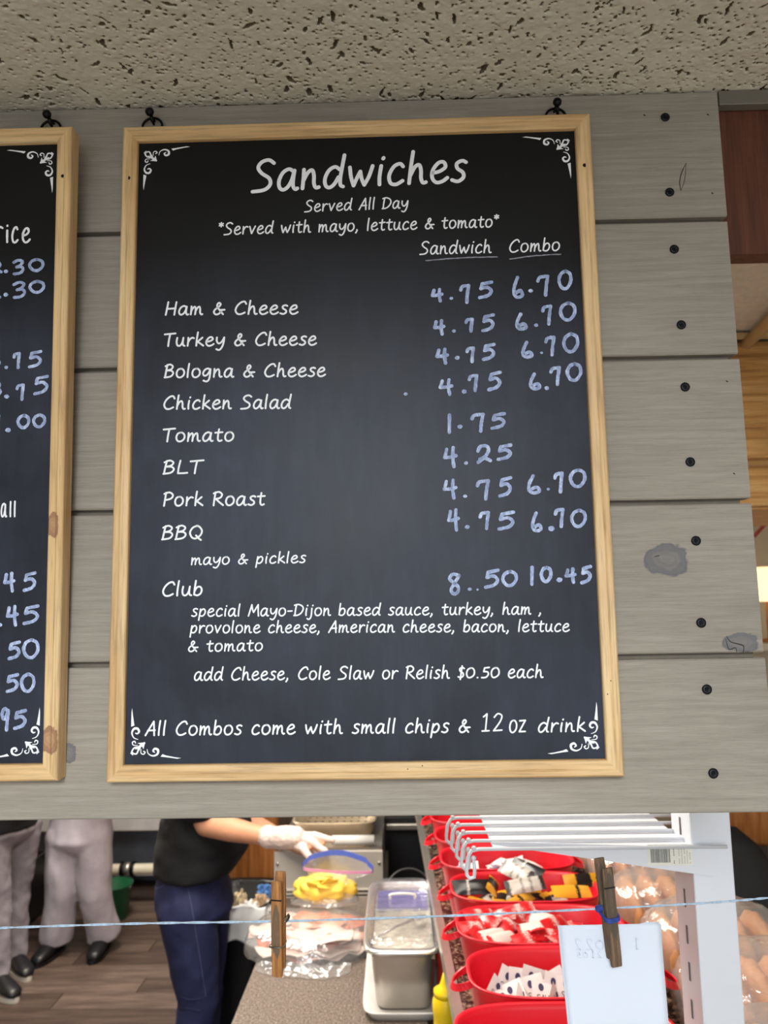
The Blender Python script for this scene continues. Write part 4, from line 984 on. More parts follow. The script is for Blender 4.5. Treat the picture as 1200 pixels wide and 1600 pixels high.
b_.add(vs, [(j*(gx+1)+i, j*(gx+1)+i+1, (j+1)*(gx+1)+i+1, (j+1)*(gx+1)+i) for j in range(gy) for i in range(gx)], True); b_.build('salad', M_salad, t)
sp = MB().tube([(-0.065, -0.125, 0.137), (-0.02, -0.08, 0.142), (0.03, -0.05, 0.150)], [0.003, 0.003, 0.004], 8); sp.ell((0.045, -0.035, 0.148), (0.024, 0.014, 0.004), Matrix.Rotation(0.7, 3, 'Z')); sp.build('spoon', M_steel, t)
lid = MB().loft([rg(0.1505, 0.004), rg(0.152, 0.004), rg(0.158, 0.016), rg(0.166, 0.020), rg(0.168, 0.028)]).build('clear_lid', M_lid, t)
MB().box((0.0, -0.035, 0.169), (0.155, 0.006, 0.004), bev=0.001).build('lid_hinge_rib', M_lid, lid)
hb = MB().tube(crom([(-0.035, 0.045, 0.169), (-0.034, 0.042, 0.180), (0, 0.040, 0.184), (0.034, 0.042, 0.180), (0.035, 0.045, 0.169)], 5), 0.0035, 8).build('lid_handle', M_wplastic, t)
M_violet = plain('lid_reflection_violet', (96,88,170), 0.4)
MB().box((0, 0.135, 0.130), (0.15, 0.13, 0.012), bev=0.004).build('violet_lid_tint', M_violet, t)  # added violet block, stands in for blue reflections in the lid
# flat white tray the pan stands in
t = thing('white_tray', 'shallow white tray under the steel pan', 'tray', ((px0+px1)/2, (py0+py1)/2-0.005, CZ))
hx2, hy2 = hx+0.004, hy+0.004
r2 = lambda z, d: sring(0, 0, z, hx2-d, hy2-d, 9, 48)
MB().loft([r2(0.0, 0.010), r2(0.018, 0.0), r2(0.022, -0.004), r2(0.022, 0.002), r2(0.010, 0.009)]).build('tray_body', M_wplastic, t)
# white cup with a black loop of cable behind the pan
p = Pz(668, 1392, 0.98); t = thing('white_cup', 'small white cup behind the lidded pan', 'cup', (0.055, 1.86, CZ))
MB().lathe([(0.028, 0), (0.030, 0.005), (0.036, 0.085), (0.034, 0.085), (0.028, 0.01)], n=24).build('cup_body', M_wplastic, t); MB().lathe([(0.039, 0.083), (0.039, 0.089), (0.02, 0.094), (0.018, 0.108), (0.016, 0.108)], n=24).build('cup_lid', M_wplastic, t)
cp = [Vector((0.02+0.075*math.cos(a), 1.965+0.05*math.sin(a), CZ+0.006+0.055*(1+math.sin(a)))) for a in np.linspace(0, 2*math.pi, 30, endpoint=False)]
tag(MB().tube(cp, 0.004, 8, closed=True).build('cable_loop', M_dkplastic), 'black loop of cable standing behind the white cup', 'cable')

# ---- squeeze bottles between counter and ledge
def squeeze(loc, h, r_, mat, label, tipmat):
    t = thing('squeeze_bottle', label, 'bottle', loc, 0, 'squeeze bottles')
    MB().lathe([(r_*0.92, 0), (r_, 0.006), (r_, h*0.35), (r_*0.93, h*0.42), (r_*0.93, h*0.5), (r_, h*0.56), (r_, h*0.68), (r_*0.88, h*0.73), (r_*0.86, h*0.74)], n=28).build('bottle_body', mat, t)
    MB().lathe([(r_*0.88, h*0.74), (r_*0.9, h*0.80), (r_*0.5, h*0.84), (r_*0.34, h*0.90), (r_*0.16, h), (0.001, h)], n=24).build('nozzle_cap', tipmat, t)
M_yel = plain('yellow_plastic', (244,208,24), 0.35, var=0.03); M_ketr = plain('red_bottle', (206,60,46), 0.35, var=0.05)
p = Pz(699, 1590, 0.99); squeeze((p.x-0.002, p.y, CZ), 0.185, 0.031, M_yel, 'yellow mustard squeeze bottle beside the ledge edge', M_yel)
p = Pz(694, 1500, 1.0); squeeze((p.x+0.006, p.y, CZ), 0.19, 0.026, M_ketr, 'red squeeze bottle between steel pan and ledge', M_ketr)

# ---- wrapped ham pile
M_ham = plain('ham_slice', (222,150,128), 0.4, var=0.22, nscale=30, bstr=0.2); M_ham2 = plain('smoked_ham_edge', (206,112,80), 0.45, var=0.2, nscale=30); M_fat = plain('pale_ham_slice', (238,216,204), 0.35, var=0.08, nscale=30)
HX, HY = -0.285, 1.70
t = thing('ham_pile', 'pile of pale pink sliced ham in clear wrap on the counter', 'meat', (HX, HY, CZ))
for k in range(34):
    b_ = MB(); r_ = random.uniform(0.050, 0.075); cx, cy = random.uniform(-0.10, 0.115), random.uniform(-0.085, 0.07); z = 0.004+0.0016*k; ph = random.uniform(0, 6)
    top, bot = [], []
    rings = []
    for rr, dz_ in ((0.02, 0), (0.35, 0), (0.7, 0), (1.0, 0.0), (1.0, 0.0022), (0.7, 0.0028), (0.35, 0.0028), (0.02, 0.0028)):
        rings.append([Vector((cx+r_*1.25*rr*math.cos(a), cy+r_*0.8*rr*math.sin(a)*(1+0.08*math.sin(3*a+ph)), z+dz_+0.013*rr*abs(math.sin(2.5*a+ph)))) for a in np.linspace(0, 2*math.pi, 28, endpoint=False)])
    b_.loft(rings); b_.build('ham_slice', (M_ham, M_fat, M_fat, M_ham2)[k % 4], t)
b_ = MB(); rings = []
for s_, z in ((1.12, 0.003), (1.10, 0.03), (0.98, 0.058), (0.7, 0.072), (0.35, 0.076), (0.02, 0.078)):
    rings.append([Vector((0.175*s_*math.cos(a), 0.148*s_*math.sin(a), z+0.012*s_*abs(noise.noise(Vector((math.cos(a)*4*s_, math.sin(a)*4*s_, z*20)))))) for a in np.linspace(0, 2*math.pi, 60, endpoint=False)])
b_.loft(rings, capa=False); b_.build('clear_wrap', M_film, t)
# crumpled clear sheet in front of it
b_ = MB(); vs = []; gx, gy = 40, 14
for j in range(gy+1):
    for i in range(gx+1):
        u, v = i/gx, j/gy; x = -0.135+0.27*u; y = -0.135-(0.015+0.055*math.sin(math.pi*u)**0.6)*v*(1+0.25*noise.noise(Vector((u*9, 0, 7))))+0.012*math.sin(u*5); vs.append(Vector((x, y, 0.004+0.030*(1-v)*abs(noise.noise(Vector((u*7, v*3, 1))))+0.02*(1-v)*math.sin(v*3))))
b_.add(vs, [(j*(gx+1)+i, j*(gx+1)+i+1, (j+1)*(gx+1)+i+1, (j+1)*(gx+1)+i) for j in range(gy) for i in range(gx)], True); b_.build('loose_wrap', M_film, t)

# ---- zip bag with yellow cheese
M_cheese = plain('yellow_cheese', (255,212,84), 0.5, var=0.12, nscale=40, bstr=0.3)
YB = 1.84
def bz(px, py): p = Py(px, py, YB); return p
base = bz(508, 1443); t = thing('zip_bag', 'clear zip bag of yellow cheese slices with a blue zip, held by the gloved hand', 'bag', (base.x, YB, CZ+0.078))
bo = Vector((base.x, YB, CZ+0.078)); zb0 = CZ+0.079
prof = [(1437, 508, 40, 0.050), (1432, 507, 52, 0.060), (1420, 507, 54, 0.060), (1400, 510, 47, 0.050), (1385, 515, 38, 0.036), (1372, 522, 36, 0.026), (1364, 528, 46, 0.022), (1359, 527, 54, 0.020)]
rings = []; 
for i, (py, px, hw, dp) in enumerate(prof):
    c_ = bz(px, py); zc = max(c_.z, zb0+0.0005); hwm = hw*((c_-EYE).dot(Fw))/FPX; rg = []
    for a in np.linspace(0, 2*math.pi, 40, endpoint=False):
        k = 1+0.10*noise.noise(Vector((math.cos(a)*3, math.sin(a)*3, i*0.7))); dz_ = 0
        if i >= 6: dz_ = 0.045*max(0, math.sin(a))*(0.5 if i == 6 else 1.0)-0.006*math.cos(a)
        rg.append(Vector((c_.x+hwm*math.cos(a)*k, YB+dp*math.sin(a)*k, zc+dz_)))
    rings.append(rg)
rebase(MB().loft(rings, capb=False), bo).build('bag_film', M_film, t)
topr = rings[-1]; n = len(topr)
bk = [topr[i]+Vector((0, 0, 0.001)) for i in range(0, n//2+1)]; ft = [topr[(n//2+i) % n] for i in range(n//2+1)]
def strip(pts, h, mat, name, lab):
    rg = []
    for p in pts: rg.append([p+Vector((0, -0.001, -h/2)), p+Vector((0, -0.001, h/2)), p+Vector((0, 0.001, h/2)), p+Vector((0, 0.001, -h/2))])
    rebase(MB().loft(rg, smooth=False), bo).build(name, mat, t, lab)
strip(bk, 0.016, plain('blue_zip', (86,110,206), 0.35), 'zip_strip', 'blue zip strip'); strip(ft, 0.008, plain('pink_zip', (226,150,190), 0.35), 'zip_strip', 'pink zip line')
bm = bmesh.new(); bmesh.ops.create_icosphere(bm, subdivisions=4, radius=1); b_ = MB()
for v in bm.verts:
    k = 1+0.22*noise.noise(v.co*2.5)+0.10*noise.noise(v.co*7); v.co = Vector((v.co.x*0.098*k, v.co.y*0.052*k, 0.036+0.044*max(-0.8, v.co.z)*k*(1.0 if v.co.z > 0 else 0.95)))
b_.add([v.co.copy() for v in bm.verts], [tuple(v.index for v in f.verts) for f in bm.faces], True); bm.free(); b_.build('grated_cheese', M_cheese, t)
for k in range(12):
    a_ = random.uniform(0, 6.28); r_ = random.uniform(0.1, 0.7); x, y = 0.07*r_*math.cos(a_), 0.035*r_*math.sin(a_)
    Mr = Matrix.Rotation(random.uniform(-0.7, 0.4), 3, 'X') @ Matrix.Rotation(random.uniform(-0.5, 0.5), 3, 'Y') @ Matrix.Rotation(random.uniform(0, 3), 3, 'Z')
    MB().box((x, y-0.01, 0.080-0.035*r_), (0.060, 0.050, 0.004), Mr, bev=0.0015).build('cheese_slice', M_cheese, t)

# ---- cold prep station behind the counter
SY = 2.40
q0, q1 = Py(428, 1331, SY), Py(598, 1331, SY); zt_, zb_ = q0.z, Py(428, 1412, SY).z; cxs = (q0.x+q1.x)/2; ws = q1.x-q0.x
t = thing('prep_station', 'stainless cold prep station with louvred front behind the cheese bag', 'food station', (cxs, SY+0.3, 0))
so = (cxs, SY+0.3, 0)
rebase(MB().box((cxs, SY+0.33, zb_/2), (ws+0.02, 0.6, zb_)), so).build('base_cabinet', M_steel, t)
rebase(MB().box((cxs, SY+0.008, (zt_+zb_)/2+0.025), (ws, 0.014, zt_-zb_-0.05), bev=0.003), so).build('front_panel', M_sheet, t)
rebase(MB().box((cxs, SY+0.34, (zt_+zb_)/2), (ws-0.01, 0.56, zt_-zb_-0.01)), so).build('well', M_steel, t)
for k in range(4): rebase(MB().box((cxs, SY-0.002, zb_+0.008+k*0.014), (ws-0.02, 0.010, 0.006), bev=0.0015), so).build('louvre_slat', M_sheet, t)
for x in (q0.x+0.015, q1.x-0.015): rebase(MB().lathe([(0.006, -0.002), (0.006, 0.002), (0.003, 0.004)], c=(x, SY-0.002, zt_-0.045), M=Matrix.Rotation(R(90), 3, 'X'), n=14), so).build('bolt', M_steel, t)
zz = zt_+0.002
p0, p1 = Py(519, 1312, SY+0.08), Py(585, 1327, SY+0.08)
t = thing('paper_roll', 'white paper roll lying on the steel station in front of the perforated pan', 'roll', ((p0.x+p1.x)/2, SY+0.07, zz+0.018))
MB().tube([(-(p1.x-p0.x)/2, 0, 0), ((p1.x-p0.x)/2, 0, 0)], 0.019, 20).build('paper', M_wplastic, t); MB().tube([(-(p1.x-p0.x)/2-0.002, 0, 0), ((p1.x-p0.x)/2+0.002, 0, 0)], 0.007, 12).build('core', M_khaki, t)
p0, p1 = Py(462, 1300, SY+0.3), Py(588, 1300, SY+0.3)
t = thing('perforated_pan', 'beige steel pan with rows of drain holes on the prep station', 'food pan', ((p0.x+p1.x)/2, SY+0.33, zz))
hw = (p1.x-p0.x)/2
rgp = lambda z, d: sring(0, 0, z, hw-d, 0.16-d, 7, 40)
M_beige = plain('warm_beige_steel', (190,172,146), 0.35, 0.5)
MB().loft([rgp(0.0, 0.012), rgp(0.05, 0.004), rgp(0.055, -0.004), rgp(0.058, -0.004), rgp(0.058, 0.008), rgp(0.012, 0.016)]).build('pan_body', M_beige, t)
mb = MB()
for r_ in range(4):
    for k in range(9): mb.lathe([(0.006, 0.0), (0.0055, 0.001)], c=(-hw*0.72+k*hw*0.18, -0.10+r_*0.065, 0.0125), n=8)
mb.build('drain_holes', M_hole, t)['kind'] = 'stuff'
p0 = Py(598, 1300, 2.7)
# dark undercounter fridge with a pale bar handle
t = thing('black_fridge', 'black under-counter fridge with pale bar handle beyond the lidded pan', 'fridge', (0.02, 3.16, 0))
MB().box((0, 0.2, 0.47), (0.38, 0.5, 0.92), bev=0.01).build('fridge_body', M_dkplastic, t); MB().box((0, -0.06, 0.5), (0.36, 0.02, 0.80), bev=0.005).build('door', M_dkplastic, t)
MB().box((0, -0.09, 0.86), (0.20, 0.02, 0.03), bev=0.006).build('bar_handle', M_steel, t)

# ---- wood cabinet, rear units, pipe, bins
p0, p1 = Py(372, 1340, 2.95), Py(424, 1340, 2.95)
cab('wood_cabinet', 'orange-brown wood cabinet between the black-shirted worker and the steel station', 'cabinet', p0.x-0.08, p1.x+0.03, 2.95, 3.5, 0.0, 1.45, M_tanwood, doors=2)
M_lgrey = plain('light_grey_enamel', (170,166,166), 0.5); M_bgrey = plain('blue_grey_panel', (104,112,126), 0.6)
t = thing('sink_unit', 'grey sink unit along the rear wall with pale lip', 'sink unit', (-1.6, 4.72, 0))
MB().box((0, 0.0, 0.66), (2.9, 0.36, 0.44), bev=0.006).build('sink_body', M_lgrey, t); MB().box((0, 0.10, 0.27), (2.9, 0.04, 0.34)).build('back_panel', M_bgrey, t)
MB().box((0, 0.05, 0.095), (2.9, 0.05, 0.02)).build('bottom_strip', M_lgrey, t)
for x in (-1.4, 0, 1.4): MB().tube([(x, -0.1, 0.44), (x, -0.1, 0.0)], 0.02, 12).build('leg', M_steel, t)
pz_ = Py(220, 1357, 4.45).z
t = thing('waste_pipe', 'cream plastic waste pipe with dark couplings behind the workers', 'pipe', (-1.7, 4.45, 0)); rb_ = lambda b__: rebase(b__, (-1.7, 4.45, 0))
rb_(MB().tube([(-2.6, 4.45, pz_-0.01), (-1.35, 4.45, pz_)], 0.034, 16)).build('pipe_run', plain('cream_pipe', (214,206,184), 0.4), t)
for px in (192, 208): p = Py(px, 1357, 4.45); rb_(MB().tube([(p.x-0.012, 4.45, pz_), (p.x+0.012, 4.45, pz_)], 0.044, 16)).build('coupling', M_black, t)
p = Py(200, 1357, 4.45); rb_(MB().tube([(p.x-0.022, 4.45, pz_), (p.x+0.022, 4.45, pz_)], 0.040, 16)).build('clamp', M_steel, t)
for x in (-2.5, -1.4): rb_(MB().tube([(x, 4.45, pz_), (x, 4.45, 0.0)], 0.02, 12)).build('support', M_steel, t)
p = Pz(190, 1424, 0.0); t = thing('green_bucket', 'dark green bucket under the waste pipe', 'bucket', (p.x-0.02, p.y-0.10, 0))
MB().lathe([(0.085, 0), (0.09, 0.004), (0.115, 0.20), (0.122, 0.205), (0.112, 0.208), (0.088, 0.01)], n=28).build('bucket_body', plain('green_plastic', (16,92,56), 0.4), t)
MB().tube([Vector((0.118*math.cos(a), 0, 0.205+0.0*a)) + Vector((0, -0.06*math.sin(a), -0.06*math.sin(a))) for a in np.linspace(0, math.pi, 14)], 0.003, 6).build('bail_handle', M_steel, t)
p = Pz(55, 1405, 0.0); t = thing('floor_crate', 'black crate under the rear sink behind the two workers', 'crate', (p.x-0.03, 4.2, 0))
mb = MB().box((0, 0, 0.02), (0.40, 0.30, 0.03)); mb.box((0, -0.15, 0.20), (0.40, 0.015, 0.36), bev=0.003).box((0, 0.15, 0.20), (0.40, 0.015, 0.36), bev=0.003).box((-0.2, 0, 0.20), (0.015, 0.30, 0.36)).box((0.2, 0, 0.20), (0.015, 0.30, 0.36)); mb.build('crate_body', M_dkplastic, t)

# trash can
M_bag = plain('black_bin_liner', (16,16,18), 0.28, var=0.2, nscale=20, bstr=0.25, bdist=0.004)
tp = Py(384, 1396, 2.64); TC = (tp.x-0.01, 2.64, 0); zr = tp.z
t = thing('trash_can', 'black-lined trash can full of refuse beside the counter', 'trash can', TC)
rings = []
for s_ in (0.0, 0.02, 0.2, 0.4, 0.6, 0.8, 0.97, 1.0):
    rings.append([v+Vector((0.006*noise.noise(v*30), 0.006*noise.noise(v*30+Vector((5, 5, 5))), 0)) for v in sring(0, 0, 0.001+zr*s_, 0.105+0.025*s_, 0.135+0.03*s_, 4, 48)])
rings.append(sring(0, 0, zr+0.006, 0.142, 0.172, 4, 48)); rings.append(sring(0, 0, zr-0.002, 0.120, 0.150, 4, 48)); rings.append(sring(0, 0, zr-0.10, 0.115, 0.145, 4, 48))
MB().loft(rings).build('bin_liner', M_bag, t)
def crumple(name, label, cat, loc, r_, mat, sq=(1, 1, 0.7), seed=0):
    bm = bmesh.new(); bmesh.ops.create_icosphere(bm, subdivisions=4, radius=1)
    for v in bm.verts:
        q = v.co*2.2+Vector((seed*3.1, seed, 0)); k = 1+0.35*abs(noise.noise(q))*2-0.25+0.12*noise.noise(q*2.7); v.co = Vector((v.co.x*r_*sq[0]*k, v.co.y*r_*sq[1]*k, v.co.z*r_*sq[2]*k))
    me = bpy.data.meshes.new(name); bm.to_mesh(me); bm.free(); me.materials.append(mat); o = bpy.data.objects.new(name, me); C.objects.link(o); o.location = loc; return tag(o, label, cat)
M_glovew = plain('cream_latex', (232,214,178), 0.5); M_blue = plain('blue_paper', (88,140,206), 0.7); M_tissue = plain('white_tissue', (240,238,236), 0.8); M_tanp = plain('tan_wrapper', (206,176,140), 0.7)
def at(px, py, y): return Py(px, py, y)
crumple('discarded_glove', 'crumpled cream glove at the left of the trash', 'glove', at(374, 1414, 2.58), 0.048, M_glovew, (0.8, 0.8, 1.1), 1)
crumple('blue_napkin', 'blue crumpled napkin sticking up from the trash', 'napkin', at(416, 1396, 2.60), 0.040, M_blue, (1.0, 0.7, 0.9), 2)
crumple('tan_wrapper', 'tan wrapper below the blue napkin', 'wrapper', at(408, 1412, 2.56), 0.040, M_tanp, (0.9, 0.7, 0.9), 3)
crumple('white_tissue', 'white crumpled tissue in the middle of the trash', 'tissue', at(392, 1423, 2.54), 0.045, M_tissue, (1.1, 0.8, 0.8), 4)
crumple('white_tissue', 'white crumpled tissue against the counter side of the trash', 'tissue', at(418, 1426, 2.54), 0.040, M_tissue, (0.8, 0.8, 0.9), 6)
# translucent white bag hanging over the rim
b_ = MB(); vs = []; gx, gy = 36, 16
for j in range(gy+1):
    for i in range(gx+1):
        u, v = i/gx, j/gy; x = (u-0.5)*0.25; w2 = 0.02*noise.noise(Vector((u*6, v*2, 4)))
        vs.append(Vector((TC[0]+x, TC[1]-0.165-0.022*math.sin(min(1, v*2)*math.pi/2)+w2*0.4-0.0*v, zr+0.012-0.135*v*(1+0.12*math.sin(u*9))+0.006*math.sin(u*12)*(1-v))))
b_.add(vs, [(j*(gx+1)+i, j*(gx+1)+i+1, (j+1)*(gx+1)+i+1, (j+1)*(gx+1)+i) for j in range(gy) for i in range(gx)], True)
o = rebase(b_, (TC[0], TC[1]-0.18, zr)).build('white_bag', M_tissue); o.location = (TC[0], TC[1]-0.18, zr)
sd = o.modifiers.new('s', 'SOLIDIFY'); sd.thickness = 0.002; tag(o, 'white plastic bag draped over the front of the trash can', 'bag')

# ---- clothes line, pins, paper
YL = -0.04
M_pin = wood('aged_pin_wood', (110,70,34), (156,104,54), (186,132,74), axis='z', rough=0.7, fine=8, bstr=0.3, knots=[(0.0, -0.002, 0.0036, 0.021)], knotcol=lin((84,78,66)))
M_pin2 = wood('dark_pin_wood', (70,54,40), (104,82,62), (138,114,90), axis='z', rough=0.8, fine=8, bstr=0.4, knots=[(0.0, 0.008, 0.0040, 0.026)], knotcol=lin((74,66,56)))
M_string = plain('pale_blue_string', (164,186,206), 0.6, var=0.25, nscale=400)
M_bstring = plain('dark_blue_string', (44,64,140), 0.7, var=0.3, nscale=300)
M_wire = plain('dull_spring_wire', (110,104,88), 0.4, 0.8)
lp_ = [Py(-60, 1453, YL), Py(0, 1450, YL), Py(220, 1443, YL), Py(435, 1439.5, YL), Py(700, 1431, YL), Py(945, 1419.5, YL), Py(1100, 1411, YL), Py(1200, 1403, YL), Py(1270, 1396, YL)]
lp_ = crom(lp_, 8); l0 = lp_[len(lp_)//2]
t = thing('string_line', 'thin pale blue string stretched across below the sign', 'string', l0)
for ph, rr in ((0, 0.00055), (math.pi, 0.00055)):
    pts = []; 
    for i in range(len(lp_)-1):
        for k in range(6):
            q = lp_[i].lerp(lp_[i+1], k/6); a = (i*6+k)*0.28+ph; pts.append(q+Vector((0, math.cos(a)*0.0004, math.sin(a)*0.0004)))
    rebase(MB().tube(pts, rr, 6), l0).build('strand', M_string, t)
def pin_half(sgn, Lp, mat, t, spread):
    # half of a spring clothes pin: z along length, jaws at the bottom
    W_ = 0.0086; prof = [(-0.5, 0.0012, 0.0046), (-0.42, 0.0004, 0.0050), (-0.25, 0.0004, 0.0054), (-0.10, 0.0002, 0.0056), (0.02, 0.0014, 0.0056), (0.05, 0.0004, 0.0056), (0.10, 0.0008, 0.0052), (0.30, 0.0010, 0.0044), (0.44, 0.0012, 0.0040), (0.5, 0.0016, 0.0034)]
    rings = []
    for s_, yi, yo in prof:
        off = max(0, s_+0.1)*spread*Lp; z = s_*Lp
        a, b2_ = sgn*(yi+off), sgn*(yo+off); c_ = 0.0006; w_ = W_/2*(0.97 if abs(s_) > 0.48 else 1)
        rings.append([Vector((-w_+c_, a, z)), Vector((w_-c_, a, z)), Vector((w_, a+sgn*c_, z)), Vector((w_, b2_-sgn*c_, z)), Vector((w_-c_, b2_, z)), Vector((-w_+c_, b2_, z)), Vector((-w_, b2_-sgn*c_, z)), Vector((-w_, a+sgn*c_, z))])
    h = MB().loft(rings, smooth=False).build('wooden_half', mat, t)
    mb = MB().box((0, sgn*(0.0044+0.34*spread*Lp), 0.30*Lp), (W_*1.01, 0.0012, 0.0010)); mb.build('groove', M_hole, h); return h
def clothespin(cpt, Lp, rx_, ry_, rz_, spread, mat, label, off):
    t = thing('clothespin', label, 'clothespin', cpt, 0, 'clothespins on the string'); t.rotation_euler = (rx_, ry_, rz_)
    pin_half(-1, Lp, mat, t, spread); h2 = pin_half(1, Lp, mat, t, spread); h2.location = off
    return t
c1 = Py(435.5, 1447, YL-0.002); L1_ = (Py(436, 1373, YL).z-Py(436, 1523, YL).z)
cpn = clothespin(c1, L1_, 0.02, 0.0, R(-12), 0.05, M_pin, 'brown wooden clothespin with worn dark face, empty on the string', Vector((0, 0.0, 0.004)))
zs_ = -L1_*0.5+(1523-1476)/150*L1_
MB().tube(crom([(-0.0050, 0.004, zs_+0.001), (-0.0052, -0.0056, zs_), (0.0052, -0.0056, zs_+0.0003), (0.0050, 0.004, zs_+0.001)], 4), 0.0006, 8).build('spring', M_wire, cpn)
coil = [Vector((0.0052+0.0007*(a/6.28), 0.003+0.0022*math.cos(a), 0.004+0.0022*math.sin(a)+0.0009*a/6.28)) for a in np.linspace(0, 6.28*3, 50)]
MB().tube(coil, 0.0005, 6).build('spring_coil', M_wire, cpn)
c2 = Py(951.5, 1429, YL-0.004); L2_ = (Py(953, 1352, YL).z-Py(953, 1505, YL).z)
p2 = clothespin(c2, L2_, -0.03, R(-3.2), R(13), 0.085, M_pin2, 'dark weathered clothespin tied on with blue string, holding white paper', Vector((0, 0, 0.004)))
for k in range(3):
    z = -0.0005-0.0011*k; MB().tube(crom([(-0.0052, 0.0085, z+0.004), (-0.0058, 0.0, z+0.002), (-0.0050, -0.0066, z), (0.0, -0.0068, z-0.0004), (0.0050, -0.0064, z), (0.0058, 0.0, z+0.002), (0.0052, 0.0085, z+0.004)], 4), 0.0007, 8).build('string_tie', M_bstring, p2)
kn = MB()
for k in range(5): kn.tube([Vector((-0.0088+0.0010*k, 0.0014*math.cos(a)+0.002, 0.0048+0.0021*math.sin(a))) for a in np.linspace(0, 6.28, 14)], 0.0006, 6)
kn.build('string_knot', M_bstring, p2)
# the paper slip
pc = [Py(875, 1446, YL+0.001), Py(1033, 1443, YL+0.001), Py(1046, 1625, YL-0.006), Py(893, 1625, YL-0.006)]
M_paper = plain('white_receipt_paper', (206,214,226), 0.75, var=0.015, nscale=6)
t = thing('paper_slip', 'blank white paper slip clipped under the dark clothespin', 'paper', (pc[0]+pc[1])/2); po = (pc[0]+pc[1])/2
for nm, dx, dy, dzz in (('paper_sheet', 0, 0, 0), ('back_sheet', -0.0016, 0.0012, -0.0004)):
    vs = []; gx, gy = 16, 24
    for j in range(gy+1):
        for i in range(gx+1):
            u, v = i/gx, j/gy; q = pc[0].lerp(pc[1], u).lerp(pc[3].lerp(pc[2], u), v); q += Vector((dx, 0.0022*math.sin(u*3.1)*v+dy+0.0008*math.sin(v*6), dzz+(0.0012 if (nm == 'back_sheet' and u > 0.85 and v < 0.02) else 0))); vs.append(q)
    b_ = MB(); b_.add(vs, [(j*(gx+1)+i, j*(gx+1)+i+1, (j+1)*(gx+1)+i+1, (j+1)*(gx+1)+i) for j in range(gy) for i in range(gx)], True)
    o = rebase(b_, po).build(nm, M_paper, t); sd = o.modifiers.new('s', 'SOLIDIFY'); sd.thickness = 0.0002
M_faint = plain('faint_show_through_print', (196,203,219), 0.8)
mb = MB()
for row, (py, s_, txt) in enumerate(((1484, 0.00007, '1/2022'), (1497, 0.00004, '2105'))):
    x = 0
    for ch in txt:
        if ch in G:
            for st in parse(G[ch][1]):
                q0_ = Py(1000-row*60, py, YL-0.0015); ribbon(mb, [(q0_.x-(x+p.x)*s_, q0_.z+p.y*s_*0.8) for p in crom([Vector((a, b, 0)) for a, b in st], 4)], 0.0005, YL-0.0016-0.00001*len(mb.f) % 1)
        x += 130
mb.v = [(v[0], YL-0.0012, v[2]) for v in mb.v]; rebase(mb, po).build('show_through_print', M_faint, t, fix=False)

